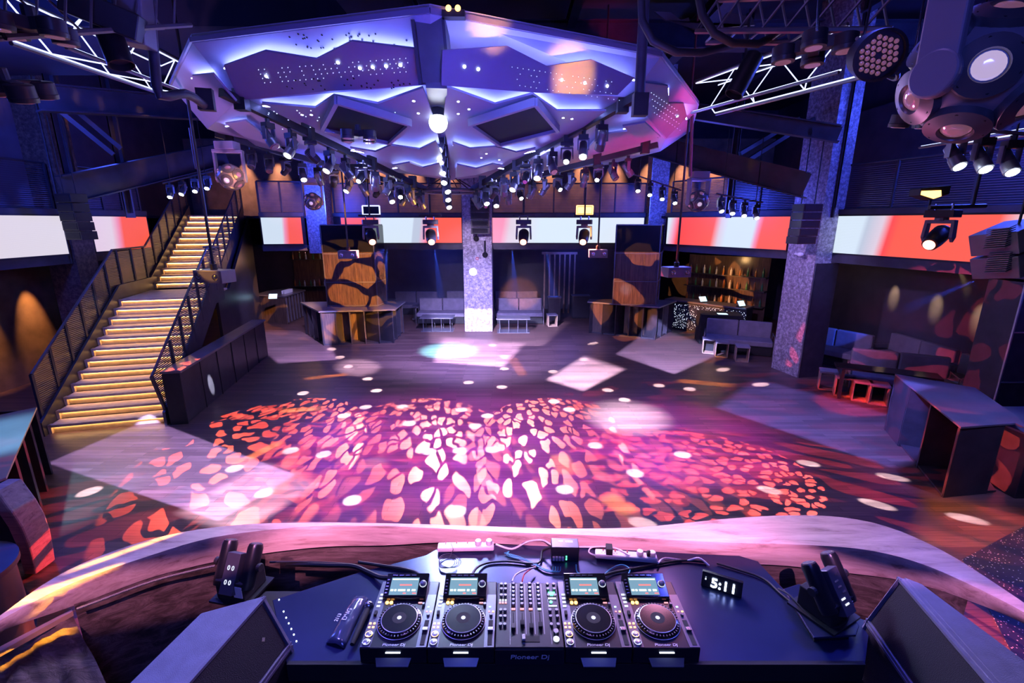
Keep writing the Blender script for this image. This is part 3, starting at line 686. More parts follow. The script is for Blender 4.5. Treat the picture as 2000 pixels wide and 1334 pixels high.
# glasses standing on the corner bar
gp = thing('drinking_glass', 'clear upturned drinking glass in the row on the corner bar', 'glass', group='glasses on the corner bar')
MB().lathe([(.03, 0), (.036, .13), (.034, .13), (.028, .006)], n=10).build('bowl', 'bottle_clear', gp, True, smooth=True)
GL = Proto(gp)
for i in range(16):
    q = bar_b + (bar_c - bar_b) * (.2 + .05 * (i // 2)) + Vector((-.25 - .1 * (i % 2), .2, 0)); GL.put((q.x, q.y, 1.13))
# tablets / tills
def till(loc, rz, lab):
    t = thing('till_screen', lab, 'till', loc, R(rz), 'glowing tills on the bars')
    MB().box((0, 0, .12), (.32, .02, .22), rot=Euler((R(-35), 0, 0))).build('housing', 'grey_plastic', t, True)
    MB().box((0, -.013, .126), (.29, .004, .19), rot=Euler((R(-35), 0, 0))).build('display', 'laptop_glow', t, True)
    MB().bb(-.08, .08, -.02, .12, 0, .03).build('stand', 'black_metal', t, True)
till((*fl(534, 585, 1.13), 1.13), 8, 'glowing blue till on the brown corner bar at left')
q = P(1410, 572, Y=15.6); till((6.95, 17.1, 1.13), 20, 'glowing blue till on the sequin bar, beside the right tower')
till((7.9, 16.15, 1.13), 25, 'glowing blue till at the right end of the sequin bar')
t = thing('reception_desk', 'black box desk in front of the sequin bar with a glowing menu on top', 'desk', (7.0, 15.7, 0), R(-10))
MB().bb(-.65, .65, -.4, .4, 0, 1.0).build('body', 'matte_black', t, True, bevel=.01)
MB().bb(-.1, .2, -.25, -.05, 1.0, 1.01).build('menu_pad', 'laptop_glow', t, True)
# low cubes deep in the middle lounge
for x, y, w, lab in [(1.75, 19.4, .5, 'dark open cube plinth right of the orange-lit sofas'), (-4.9, 18.7, .45, 'dark cube plinth beside the left bar station'), (2.9, 19.9, .7, 'dark cabinet deep behind the right bar station')]:
    t = thing('display_plinth', lab, 'plinth', (x, y, 0)); MB().bb(x - w / 2, x + w / 2, y - .2, y + .2, 0, .95).build('body', 'dark_panel', t, bevel=.01)
    MB().bb(x - w / 2 - .03, x + w / 2 + .03, y - .23, y + .23, .95, .98).build('plinth_top', 'counter_top', t)
# slatted screen deep right
t = thing('slat_screen', 'wood slat screen deep under the balcony, left of the right bar tower', 'partition', (2.1, 21, 0))
for k in range(7): MB().bb(1.4 + k * .22, 1.46 + k * .22, 20.9, 21.0, 0, 2.6).build('upright', 'pale_wood', t)
MB().bb(1.3, 2.85, 20.9, 21.02, 2.6, 2.7).build('head_rail', 'pale_wood', t)
# curved pale handrail and round counter at far left foreground
t = thing('round_counter', 'rounded blue-lit counter end at the bottom left edge', 'counter', (-3.9, 3.7, 0))
cc = P(-40, 1130, Z=1.0)
MB().cyl((cc.x - .3, cc.y, 0), (cc.x - .3, cc.y, .98), .42, n=40).build('body', 'dark_panel', t, smooth=True)
MB().cyl((cc.x - .3, cc.y, .98), (cc.x - .3, cc.y, 1.03), .46, n=40).build('counter_top', 'dark_panel', t, smooth=True)
t = thing('curved_timber', 'curved pale timber upright beside the left counter', 'timber', P(50, 1120, Z=.0))
pts = [P(u, v, Z=z) for u, v, z in ((-20, 960, 1.4), (8, 1000, 1.25), (28, 1030, 1.0), (42, 1062, .7), (50, 1090, .4), (58, 1122, .02))]
tb = MB(); vs = []
for p in pts: vs += [p + Vector((-.07, 0, 0)), p + Vector((.07, 0, 0)), p + Vector((.07, .25, 0)), p + Vector((-.07, .25, 0))]
fs = [(i * 4 + j, i * 4 + (j + 1) % 4, i * 4 + 4 + (j + 1) % 4, i * 4 + 4 + j) for i in range(len(pts) - 1) for j in range(4)] + [(0, 1, 2, 3), tuple(range(len(vs) - 4, len(vs)))]
tb.mesh(vs, fs).build('timber_body', 'driftwood', t, bevel=.015)
# ================================================================ FACETED CEILING CANOPY
RZ = 5.93; IZ = 5.5
HUB = P(878, 352, Y=10.7)
rim = {'TL': P(335, 170, Z=RZ), 'T0': P(376, 84, Z=RZ), 'T1': P(840, 28, Z=RZ), 'T2': P(1290, 112, Z=RZ), 'TR': P(1362, 205, Z=RZ)}
inn = {'L2': P(405, 252, Z=IZ), 'B0': P(465, 197, Z=IZ), 'B1': P(845, 165, Z=IZ), 'B2': P(1232, 190, Z=IZ), 'R2': P(1300, 272, Z=IZ)}
C2 = Vector((-1.15, 10.7, 0))
far_r = [Vector((3.95, 11.3, RZ)), Vector((3.2, 14.2, RZ)), Vector((.6, 16.1, RZ)), Vector((-2.8, 16.0, RZ)), Vector((-5.3, 13.8, RZ)), Vector((-5.95, 10.6, RZ))]
far_i = [C2 + (p - C2) * .87 for p in far_r]
for p in far_i: p.z = IZ
RIMV = [rim['TL'], rim['T0'], rim['T1'], rim['T2'], rim['TR']] + far_r
INV = [inn['L2'], inn['B0'], inn['B1'], inn['B2'], inn['R2']] + far_i
cn = thing('ceiling_canopy', 'huge faceted canopy with white-lit zigzag edges hanging over the dance floor', 'ceiling feature', (C2.x, C2.y, HUB.z))
n = len(RIMV); up = Vector((0, 0, .09))
for i in range(n):
    a, b, c, d = RIMV[i], RIMV[(i + 1) % n], INV[(i + 1) % n], INV[i]
    MB().prism([a, b, c, d], up).build('fascia_panel', 'canopy_panel', cn)
    MB().prism([d, c, HUB], up).build('soffit_panel', 'canopy_panel', cn)
    e = MB(); e.beam(a + Vector((0, 0, .03)), b + Vector((0, 0, .03)), .05, .05); e.build('rim_edge', 'canopy_dark', cn)
MB().prism([C2 + (p - C2) * .985 + Vector((0, 0, .1)) for p in [Vector((q.x, q.y, RZ)) for q in RIMV]], (0, 0, .03)).build('upper_skin', 'matte_black', cn)
# zigzag second skins: (facet plane, outline in order, number of outline points that carry the lit edge)
PLN = {'NL': plane(rim['T0'], rim['T1'], inn['B0']), 'NR': plane(rim['T1'], rim['T2'], inn['B2']), 'L': plane(rim['TL'], rim['T0'], inn['L2']), 'R': plane(rim['TR'], rim['T2'], inn['R2']),
       'SL': plane(inn['B0'], inn['B1'], HUB), 'SR': plane(inn['B1'], inn['B2'], HUB), 'SLL': plane(inn['L2'], inn['B0'], HUB), 'SRR': plane(inn['B2'], inn['R2'], HUB)}
def skin(pl, pts, nl, off=.13, m='canopy_panel', gap=.07, inset=5, strength='led_white'):
    o, nrm = PLN[pl]; poly = [hit(u, v, PLN[pl], off) for u, v in pts]
    MB().prism(poly, -nrm * .025).build('zigzag_panel', m, cn)
    if nl:
        cx = sum(p[0] for p in pts) / len(pts); cy = sum(p[1] for p in pts) / len(pts)
        lp = []
        for k, (u, v) in enumerate(pts[:nl]):
            dx, dy = cx - u, cy - v; l = math.hypot(dx, dy); lp.append(hit(u + (0 if abs(dx) > 3 * abs(dy) and 0 else dx / l * 1.5), v + inset, PLN[pl], off - gap))
        for a, b in zip(lp, lp[1:]): MB().beam(a, b, .02, .012).build('light_strip', strength, cn)
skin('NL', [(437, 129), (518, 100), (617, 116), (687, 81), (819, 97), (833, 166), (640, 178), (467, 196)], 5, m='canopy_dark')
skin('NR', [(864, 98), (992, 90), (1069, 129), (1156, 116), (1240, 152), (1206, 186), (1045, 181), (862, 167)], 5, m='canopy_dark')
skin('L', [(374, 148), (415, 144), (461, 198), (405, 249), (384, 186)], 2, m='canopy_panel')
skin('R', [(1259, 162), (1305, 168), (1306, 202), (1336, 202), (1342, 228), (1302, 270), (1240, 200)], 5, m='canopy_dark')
# underside, first level
skin('SL', [(512, 202), (616, 211), (652, 187), (738, 203), (826, 172), (850, 240), (872, 345), (770, 325), (640, 262)], 5, off=.12)
skin('SR', [(872, 170), (967, 204), (1040, 184), (1088, 217), (1184, 217), (1120, 262), (985, 322), (886, 345), (866, 240)], 5, off=.12)
# second level
skin('SL', [(684, 289), (733, 297), (764, 284), (820, 292), (851, 277), (862, 300), (872, 345), (790, 328)], 5, off=.25)
skin('SR', [(884, 279), (918, 291), (968, 287), (1008, 298), (1046, 290), (960, 330), (890, 345)], 5, off=.25)
skin('SL', [(766, 324), (800, 318), (826, 328), (858, 320), (872, 347), (800, 338)], 4, off=.36)
skin('SR', [(893, 322), (930, 330), (962, 321), (985, 325), (930, 342), (890, 347)], 4, off=.36)
skin('SLL', [(440, 242), (480, 236), (560, 300), (500, 285)], 2, off=.1)
skin('SRR', [(1172, 263), (1262, 252), (1286, 270), (1130, 310)], 2, off=.1)
skin('SRR', [(1216, 247), (1260, 240), (1290, 268), (1240, 268)], 2, off=.2)
# rhombus panels painted near-black as the shade of openings, raised lit frame
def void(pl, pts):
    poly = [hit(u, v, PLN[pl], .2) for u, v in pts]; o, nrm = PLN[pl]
    q = MB().prism(poly, -nrm * .04).build('recess_shade_panel', 'void_dark', cn)
    e = MB()
    for a, b in zip(poly, poly[1:] + poly[:1]): e.beam(a, b, .05, .09, up=nrm)
    e.build('recess_frame', 'canopy_panel', q)
    c = sum(poly, Vector()) / 4; lp = [c + (p - c) * .82 - nrm * .085 for p in poly]
    for a, b in ((0, 1), (1, 2), (3, 0)): MB().beam(lp[a], lp[b], .02, .012).build('light_strip', 'led_white', q)
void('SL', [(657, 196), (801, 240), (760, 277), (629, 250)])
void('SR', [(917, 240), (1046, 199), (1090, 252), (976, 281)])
# stray LED pixels in the perforation
def pixels(pl, pts, r=.011, m='pixel', off=.14):
    o, nrm = PLN[pl]; q = MB()
    for u, v in pts:
        c = hit(u, v, PLN[pl], off); q.cyl(c, c + nrm * .006, r, n=6)
    q.build('pixel_lights', m, cn, kind='stuff')
pts = []
for k in range(26):
    for j, r0 in enumerate((0, 1, 2, 3)):
        u = 505 + k * 11.5 + j * 4; v = 136 + j * 8.5 - k * .9
        if u < 800 and random.random() < .8: pts.append((u, v))
pixels('NL', pts, .004)
pixels('NL', [(520, 149), (728, 131), (754, 129), (782, 127), (660, 122), (703, 133)], .02, 'lens_soft')
pts = [(1000 + k * 10.8 + j * 5, 131 + j * 12 + k * 1.6) for k in range(19) for j in range(4) if random.random() < .75]
pixels('NR', pts, .004)
pixels('NR', [(907, 130), (934, 135), (1097, 156), (1186, 168), (1142, 162)], .018, 'lens_soft')
pixels('R', [(1272 + k * 5 + j * 2, 181 + j * 13 + k * 3.4) for k in range(11) for j in range(4) if 1272 + k * 5 < 1330], .005)
pixels('R', [(1323, 227)], .02, 'lens_soft')
pixels('SL', [(510 + random.random() * 280, 215 + random.random() * 40) for _ in range(30)], .008, off=.14)
pixels('SL', [(590, 224), (608, 224), (808, 197), (817, 221), (690, 292)], .018, 'lens_soft', off=.3)
pixels('SR', [(895, 198), (916, 213), (895, 222), (1100, 230), (1117, 232), (940, 308), (950, 300), (975, 312)], .016, 'lens_soft', off=.3)
holes = MB(); o_, n_ = PLN['NL']
for _ in range(70):
    u = 560 + random.random() * 250; v = 65 + random.random() * 30 if random.random() < .5 else 150 + random.random() * 25
    c = hit(u, v, PLN['NL'], .14 if v > 120 else .008); holes.cyl(c, c + n_ * .004, .011, n=6)
holes.build('perforations', 'matte_black', cn, kind='stuff')
# central box girder and radial lighting bars
ring = thing('hub_ring', 'dark ring where the lighting bars meet under the canopy', 'ring', (HUB.x, HUB.y, HUB.z - .25))
hc = P(880, 374, Y=10.7)
MB().torus(hc, .64, .035, n=40).build('ring_tube', 'gunmetal', ring, smooth=True)
for k in range(6):
    a = k * math.pi / 3 + .3; d = Vector((math.cos(a), math.sin(a), 0)); MB().tube([hc + d * .62, HUB + d * .15 + Vector((0, 0, .05))], .012, 6).build('strut', 'black_metal', ring)
g = thing('box_girder', 'broad grey girder running down the middle of the canopy from its near rim', 'girder', rim['T1'])
ga, gb = P(839, 34, Z=RZ + .02), P(858, 222, Y=7.6)
g1 = P(852, 160, Z=5.42)
MB().beam(ga, g1, .26, .12).build('girder_body', 'gunmetal', g)
MB().beam(g1, gb, .22, .12).build('girder_body', 'gunmetal', g)
for s in (-1, 1):
    MB().beam(ga + Vector((s * .15, 0, -.02)), g1 + Vector((s * .15, 0, -.02)), .03, .18).build('girder_flange', 'steel_paint', g)
BARS = {}
def bar(key, a, b, label, w=.09):
    t = thing('lighting_bar', label, 'lighting bar', a, 0, 'radial lighting bars under the canopy')
    MB().beam(a, b, w, w * 1.1).build('bar_body', 'black_metal', t)
    L_ = b - a; k = 0
    m = MB(); f = a + L_ * .22; e = a + L_ * .42; m.beam(f - Vector((0, 0, .04)), e - Vector((0, 0, .04)), w * .8, .05); m.build('cable_tray', 'gunmetal', t); m = MB(); f = a + L_ * .55; e = a + L_ * .74; m.beam(f - Vector((0, 0, .04)), e - Vector((0, 0, .04)), w * .8, .05)
    m.build('cable_tray', 'gunmetal', t)
    for q in (.06, .3, .62, .9): c = a + L_ * q; MB().bb(c.x - .07, c.x + .07, c.y - .07, c.y + .07, c.z - .1, c.z + .14).build('bracket', 'black_metal', t)
    BARS[key] = (a, b)
hb = hc + Vector((0, 0, .03))
bar('L', P(432, 180, Y=6.2), hb + Vector((-.5, -.3, 0)), 'black lighting bar from the canopy\'s left corner to the hub ring')
bar('R', P(1248, 186, Y=6.3), hb + Vector((.5, -.3, 0)), 'black lighting bar from the canopy\'s right corner to the hub ring')
bar('C', gb, hb + Vector((0, -.5, 0)), 'dark lighting bar continuing the central girder to the hub ring')
bar('LL', P(420, 262, Y=9.0), hb + Vector((-.6, .1, 0)), 'lower black lighting bar along the canopy\'s left underside')
bar('RR', P(1285, 283, Y=9.2), hb + Vector((.6, .1, 0)), 'lower black lighting bar along the canopy\'s right underside')
# ================================================================ LAMPS
def yoke_lamp(nm, lens, tilt=35):
    """small moving spot hanging on a bracket, origin at the clamp"""
    t = thing(nm, 'spot', 'spotlight')
    b = MB(); b.cyl((0, 0, -.0), (0, 0, -.06), .03, n=10); b.bb(-.07, .07, -.05, .05, -.12, -.05); b.build('base', 'black_metal', t, True)
    y = MB(); y.beam((-.075, 0, -.1), (-.075, 0, -.26), .018, .06); y.beam((.075, 0, -.1), (.075, 0, -.26), .018, .06); y.beam((-.08, 0, -.115), (.08, 0, -.115), .06, .02); y.build('yoke', 'gunmetal', t, True)
    m3 = Matrix.Rotation(R(-tilt), 3, 'X'); c = Vector((0, 0, -.25)); d = m3 @ Vector((0, 0, -1))
    hd = MB(); hd.lathe([(.03, -.14), (.055, -.12), (.06, .02), (.068, .03), (.068, .13), (.055, .135)], c, d, 16); h = hd.build('head', 'gunmetal', t, True, smooth=True)
    MB().cyl(c + d * .134, c + d * .142, .05, n=16).build('lens', lens, h, True)
    return t
def moving_head(nm, lens, tilt=40, s=1.0):
    t = thing(nm, 'moving head', 'moving light')
    b = MB(); b.bb(-.15 * s, .15 * s, -.12 * s, .12 * s, -.14 * s, -.05 * s); b.build('base', 'black_metal', t, True, bevel=.01)
    
    for q in (-.08, .08): MB().cyl((q * s, 0, 0.03), (q * s, 0, -.05 * s), .018, n=8).build('clamp', 'silver', t, True)
    y = MB(); y.cyl((0, 0, -.14 * s), (0, 0, -.18 * s), .07 * s, n=14)
    y.beam((-.13 * s, 0, -.19 * s), (.13 * s, 0, -.19 * s), .1 * s, .045 * s)
    for q in (-1, 1): y.prism([Vector((q * .115 * s, -.05 * s, -.17 * s)), Vector((q * .115 * s, .05 * s, -.17 * s)), Vector((q * .125 * s, .06 * s, -.38 * s)), Vector((q * .125 * s, 0, -.44 * s)), Vector((q * .125 * s, -.06 * s, -.38 * s))], (q * .035 * s, 0, 0))
    y.build('yoke', 'grey_plastic', t, True, bevel=.006)
    m3 = Matrix.Rotation(R(-tilt), 3, 'X'); c = Vector((0, 0, -.37 * s)); d = m3 @ Vector((0, 0, -1))
    hd = MB(); hd.lathe([(.05 * s, -.16 * s), (.09 * s, -.13 * s), (.105 * s, -.02 * s), (.1 * s, .1 * s), (.085 * s, .2 * s), (.07 * s, .21 * s)], c, d, 20); h = hd.build('head', 'black_metal', t, True, smooth=True)
    MB().cyl(c + d * .208 * s, c + d * .222 * s, .062 * s, n=18).build('lens', lens, h, True)
    r = MB()
    for q in range(4): r.torus(c + d * (-.1 + q * .03) * s, .1 * s, .005 * s, d, n=16, m=4)
    r.build('cooling_fins', 'gunmetal', h, True)
    return t
YL = {k: Proto(yoke_lamp('track_spot', m, 38)) for k, m in (('w', 'lens_white'), ('d', 'silver'))}
MH = {k: Proto(moving_head('moving_head', m, 48, .62)) for k, m in (('w', 'lens_white'), ('d', 'silver'))}
LAMPS = []    # world positions and aim of lamps that throw a beam
names = {'L': 'left', 'R': 'right', 'C': 'central', 'LL': 'lower left', 'RR': 'lower right'}
conf = {'L': (11, (1, 3, 5, 8)), 'R': (11, (1, 2, 4, 6, 9)), 'C': (7, (0, 1, 2, 3, 4, 5, 6)), 'LL': (12, (3, 6, 9)), 'RR': (12, (2, 5, 8, 10))}
for key, (cnt, lit) in conf.items():
    a, b = BARS[key]
    for i in range(cnt):
        f = (.14 + .82 * i / (cnt - 1)) if key != 'C' else .08 + .88 * i / (cnt - 1)
        p = a + (b - a) * f - Vector((0, 0, .06)); sgn = {'L': 1, 'LL': 1, 'R': -1, 'RR': -1, 'C': 1}[key]
        on = i in lit; big = (i % 3 == 2) and key != 'C'
        rz = R(random.uniform(-35, 35)) if on else random.uniform(0, 6.28)
        lab = '%s %s from the outer end of the %s lighting bar' % (ORD[i], ('glowing ' if on else 'unlit ') + ('moving head' if big else 'track spot'), names[key])
        pr = MH['w' if on else 'd'] if big else YL['w' if on else 'd']
        pr.put(p, (0, 0, rz), lab, 'small lamps on the %s lighting bar' % names[key])
        LAMPS.append((p - Vector((0, 0, .4)), key, i, on))
# dark four-lens fixtures --------------------------------------------------
def quad(nm, s=1.0, lens='lens_pink'):
    t = thing(nm, 'quad', 'blinder light')
    b = MB()
    for x, y in ((-1, -1), (1, -1), (1, 1), (-1, 1)): b.beam((0, 0, 0), (x * .17 * s, y * .17 * s, 0), .09 * s, .1 * s)
    b.cyl((0, 0, .14 * s), (0, 0, 0), .05 * s, n=12); b.build('cross_arm', 'dark_plastic', t, True, bevel=.005)
    for x, y in ((-1, -1), (1, -1), (1, 1), (-1, 1)):
        d = MB().lathe([(.085 * s, .04 * s), (.1 * s, .03 * s), (.1 * s, -.06 * s), (.105 * s, -.065 * s), (.1 * s, -.1 * s), (.075 * s, -.1 * s)], (x * .17 * s, y * .17 * s, 0), (0, 0, 1), 22).build('lamp_drum', 'dark_plastic', t, True, smooth=True)
        MB().cyl((x * .17 * s, y * .17 * s, -.1 * s), (x * .17 * s, y * .17 * s, -.107 * s), .068 * s, n=22).build('lens', lens, d, True)
    return t
Q = Proto(quad('blinder_light')); qg = 'four-drum blinder lights'
for u, v, Y, rot, sc, lab in [(700, 262, 8.0, (0, 0, .3), 1.35, 'four-drum light hanging in the left diamond recess of the canopy'),
                       (62, 48, 3.7, (.1, .0, .5), .85, 'four-drum light at the top left corner, above the lit truss'),
                       (12, 168, 3.6, (.3, 0, .3), .8, 'four-drum light at the left edge with pink lenses, below the lit truss'),
                       (1590, 88, 3.9, (-.05, 0, .25), .95, 'four-drum light above the right lit truss'),
                       (1812, 232, 4.6, (.2, 0, .2), 1.1, 'dim four-drum light just under the great ball-shaped moving light')]:
    Q.put(P(u, v, Y=Y) if u != 700 else hit(u, v, PLN['SL'], .36), rot, lab, qg, .8)
# light trusses with glowing tubes -----------------------------------------
def tube_truss(a, b, label, r=.22, n=5):
    t = thing('light_truss', label, 'truss', a, 0, 'trusses of glowing tubes'); d = (b - a).normalized(); x = d.cross(Vector((0, 0, 1))).normalized(); z = x.cross(d)
    off = [x * r + z * r, -x * r + z * r, -x * r - z * r, x * r - z * r]
    for o in off: MB().tube([a + o, b + o], .009, 6).build('glowing_tube', 'tube_white', t)
    for o in off: MB().tube([a + o * 1.12, b + o * 1.12], .02, 6).build('truss_chord', 'gunmetal', t)
    L_ = b - a; k = 0
    for i in range(n):
        p, q = a + L_ * (i / n), a + L_ * ((i + 1) / n)
        for j in range(4):
            if (i + j) % 2 == 0: MB().tube([p + off[j], q + off[(j + 1) % 4]], .008, 6).build('glowing_tube', 'tube_white', t)
    return t
tube_truss(P(348, 158, Y=8.0), P(62, 36, Y=4.9), 'truss of glowing white tubes meeting the canopy\'s left tip', .19, 6)
tube_truss(P(1378, 192, Y=9.0), P(1680, 98, Y=6.2), 'truss of glowing white tubes meeting the canopy\'s right tip', .22, 6)
# shorter tube trusses at far right
tube_truss(P(1830, 262, Y=8.5), P(2060, 215, Y=6.0), 'short truss of glowing tubes under the ball-shaped moving light', .18, 2)
# four red-lensed moving heads hanging before the back screens ----------------
RH = Proto(moving_head('wash_moving_head', 'lens_red', 58, 1.35)); rg = 'red-lensed moving heads before the back screens'
HEADS = []
for k, (u, lab) in enumerate([(722, 'red-lensed moving head farthest left, hanging under the left square frame'), (840, 'second red-lensed moving head from the left, on a plain drop pole'),
                              (1023, 'third red-lensed moving head from the left, just right of the centre column'), (1142, 'red-lensed moving head hanging under the amber square frame')]):
    p = P(u, 424, Y=13.2); RH.put(p, (0, 0, R([22, 12, -4, -14][k])), lab, rg); HEADS.append(p)
    t = thing('drop_pole', ['drop pole of the moving head farthest left', 'drop pole of the second red-lensed moving head', 'drop pole of the third red-lensed moving head', 'drop pole carrying the amber square frame'][k], 'pole', (p.x, p.y, p.z + .05))
    m_ = MB(); m_.cyl((p.x, p.y, p.z + .06), (p.x, p.y, 8.6), .025, n=8); m_.build('pole', 'black_metal', t)
    MB().beam((p.x - .3, p.y, p.z + .04), (p.x + .3, p.y, p.z + .04), .05, .05).build('cross_bar', 'black_metal', t)
for u, m_, lab in ((725, 'void_dark', 'white-edged square panel light above the moving head farthest left'), (1142, 'led_amber', 'square panel light glowing amber above the right-hand red-lensed head')):
    a = P(u - 16, 419, Y=13.25); b = P(u + 16, 402, Y=13.25)
    t = thing('panel_light', lab, 'panel light', ((a.x + b.x) / 2, a.y, a.z), 0, 'square panel lights')
    MB().bb(a.x, b.x, a.y, a.y + .08, a.z, b.z).build('housing', 'black_metal', t)
    MB().bb(a.x + .03, b.x - .03, a.y - .012, a.y - .002, a.z + .03, b.z - .03).build('panel_face', m_, t)
    f = MB()
    for s0, s1 in (((a.x, a.z), (b.x, a.z)), ((b.x, a.z), (b.x, b.z)), ((b.x, b.z), (a.x, b.z)), ((a.x, b.z), (a.x, a.z))): f.beam((s0[0], a.y - .01, s0[1]), (s1[0], a.y - .01, s1[1]), .03, .03)
    f.build('bright_frame', 'tube_white' if u < 1000 else 'led_amber', t)
# big moving head at right on its bar
t = thing('bar_clamp_beam', 'black pipe bar carrying the side-facing moving head at right', 'pipe', P(1845, 405, Y=7.0))
p = P(1845, 402, Y=7.0)
MB().tube([P(1815, 405, Y=7.0), P(1925, 402, Y=7.0)], .03, 8).build('pipe', 'black_metal', t)
MB().tube([P(1900, 402, Y=7.0), P(1900, 402, Y=7.0) + Vector((0, 0, 4))], .02, 8).build('hanger', 'black_metal', t)
mhb = moving_head('beam_moving_head', 'lens_red', 62, 1.15); mhb.location = p; mhb.rotation_euler = (0, 0, R(-62)); tag(mhb, 'large moving head with red lens pointing left, in front of the orange screen', 'moving light')
BIGHEAD = p
t = thing('flood_light', 'small flood lamp with amber side, above the moving head at right', 'flood lamp', P(1825, 375, Y=7.0)); c = P(1825, 376, Y=7.0)
MB().prism([c + Vector(q) for q in ((-.2, 0, .06), (.22, 0, .1), (.22, 0, -.02), (0, 0, -.1), (-.2, 0, -.04))], (0, .2, 0)).build('housing', 'black_metal', t, bevel=.01)
MB().prism([c + Vector(q) for q in ((-.19, -.012, .02), (.08, -.012, .03), (.1, -.012, -.05), (0, -.012, -.085), (-.19, -.012, -.03))], (0, .01, 0)).build('lamp_face', 'led_amber', t)
MB().cyl(c + Vector((.05, .1, -.08)), c + Vector((.05, .1, -.24)), .015, n=8).build('stem', 'black_metal', t)
mat('ball_grey', (.34, .3, .37), .38, .2)
mat('lens_eye', (.8, .7, .85), .1, .5, emit=(.9, .7, 1), es=.45)
# multi-eye ball lights ------------------------------------------------------
def eye_ball(nm, c, s, label, look, ax=(1, .25, 0)):
    t = thing(nm, label, 'moving light', c + Vector((0, 0, .9 * s)))
    m3 = Vector(look).normalized().to_track_quat('Z', 'Y').to_matrix()
    hd = MB(); hd.sphere((0, 0, 0), .3 * s, 28, 18, (1, 1, 1.08)); hd.bm.transform(Matrix.Translation(c) @ m3.to_4x4()); h = hd.build('head', 'ball_grey', t, smooth=True)
    dirs = [Vector((0, 0, 1))] + [Vector((math.sin(R(62)) * math.cos(a), math.sin(R(62)) * math.sin(a), math.cos(R(62)))) for a in [R(20 + 60 * k) for k in range(6)]]
    for k, d in enumerate(dirs):
        w = m3 @ d; q = c + w * .3 * s; r = .135 * s
        MB().lathe([(r * 1.12, -.03 * s), (r * 1.1, .015 * s), (r * .6, .04 * s), (r * .54, .02 * s), (r * .5, .02 * s)], q, w, 26).build('lens_bezel', 'gunmetal', h, smooth=True)
        MB().lathe([(r * .5, .02 * s), (r * .38, .036 * s), (r * .16, .04 * s)], q, w, 20).build('lens', 'lens_eye' if k == 0 else 'lens_pink', h, smooth=True)
        for a in range(6):
            x = w.orthogonal().normalized(); y = w.cross(x); z = q + (x * math.cos(a * 1.047) + y * math.sin(a * 1.047)) * r * .95 + w * .018 * s; MB().cyl(z, z + w * .004 * s, .008 * s, n=6).build('screw', 'matte_black', h)
    ax = Vector(ax).normalized()
    for q in (-1, 1):
        e = c + ax * q * .33 * s; y = MB(); y.beam(e + Vector((0, 0, -.1 * s)), e + Vector((0, 0, .62 * s)), .05 * s, .2 * s, up=ax.cross(Vector((0, 0, 1))))
        y.cyl(e - ax * .03 * s - Vector((0, 0, .02)), e + ax * .03 * s - Vector((0, 0, .02)), .12 * s, n=24); y.build('yoke_arm', 'ball_grey', t, bevel=.012 * s)
    MB().beam(c + Vector((0, 0, .62 * s)) - ax * .36 * s, c + Vector((0, 0, .62 * s)) + ax * .36 * s, .22 * s, .08 * s).build('yoke_bridge', 'ball_grey', t, bevel=.01 * s)
    MB().box(c + Vector((0, 0, .76 * s)), (.5 * s, .36 * s, .2 * s)).build('base', 'ball_grey', t, bevel=.015 * s)
    return t
eye_ball('multi_lens_moving_head', P(1904, 148, Y=2.5), .86, 'great ball-shaped moving light with many round lenses at the top right', (-.55, -.83, -.08), ax=(-.93, -.34, 0))
eye_ball('multi_lens_moving_head', P(452, 345, Y=8.2), .62, 'amber-lit many-lensed ball light above the stair head', (.1, -1, -.4))
eye_ball('multi_lens_moving_head', P(1362, 392, Y=10.2), .66, 'many-lensed ball light left of the right-hand spot bar, before the angled screen', (-.1, -1, -.4))
eye_ball('multi_lens_moving_head', P(612, 393, Y=11.5), .6, 'many-lensed ball light above the left bar tower', (.1, -1, -.3))
# LED par lamp -----------------------------------------------------------------
c = P(1713, 108, Y=3.3); look = Vector((-.25, -1, -.35)).normalized()
t = thing('par_lamp', 'black can lamp with a honeycomb of small round lenses, left of the ball-shaped light', 'par lamp', c + Vector((0, 0, .2)))
h = MB().lathe([(.06, -.26), (.1, -.22), (.13, -.12), (.145, 0), (.145, .05), (.13, .052), (.13, .02)], c, look, 28).build('can', 'black_metal', t, smooth=True)
x = look.orthogonal().normalized(); y = look.cross(x)
for i in range(-3, 4):
    for j in range(-3, 4):
        if abs(i + j) > 3 or (i == 0 and j == 0): continue
        q = c + (x * (i + j * .5) + y * j * .866) * .034 + look * .024; MB().lathe([(.0145, 0), (.012, .008), (.006, .011)], q, look, 8).build('lens', 'lens_pink', h, smooth=True)
MB().torus(c, .19, .012, x, n=16, m=6, a0=R(90), a1=R(270)).build('bracket', 'black_metal', t)
# smaller spot bars on the balcony ceilings ---------------------------------------
def spotbar(a, b, n, label, grp, lit='w'):
    t = thing('spot_bar', label, 'light bar', a, 0, 'short spot bars'); MB().tube([a, b], .02, 8).build('bar_tube', 'gunmetal', t)
    for i in (0, 1): q = a + (b - a) * (.15 + .7 * i); MB().tube([q, q + Vector((0, 0, 1.4))], .01, 6).build('hanger', 'black_metal', t)
    for i in range(n):
        p = a + (b - a) * ((i + .5) / n) - Vector((0, 0, .02)); YL[lit].put(p, (0, 0, R(random.uniform(-15, 15))), '%s glowing spot from the left on the %s' % (ORD[i], grp), 'spots on the ' + grp); LAMPS.append((p, grp, i, True))
spotbar(P(318, 358, Y=12.5), P(415, 335, Y=12.5), 4, 'short bar of four spots above the stair landing', 'bar above the stair landing')
spotbar(P(1235, 340, Y=13), P(1330, 372, Y=13), 4, 'short bar of four spots left of the right ball light', 'bar left of the right ball light')
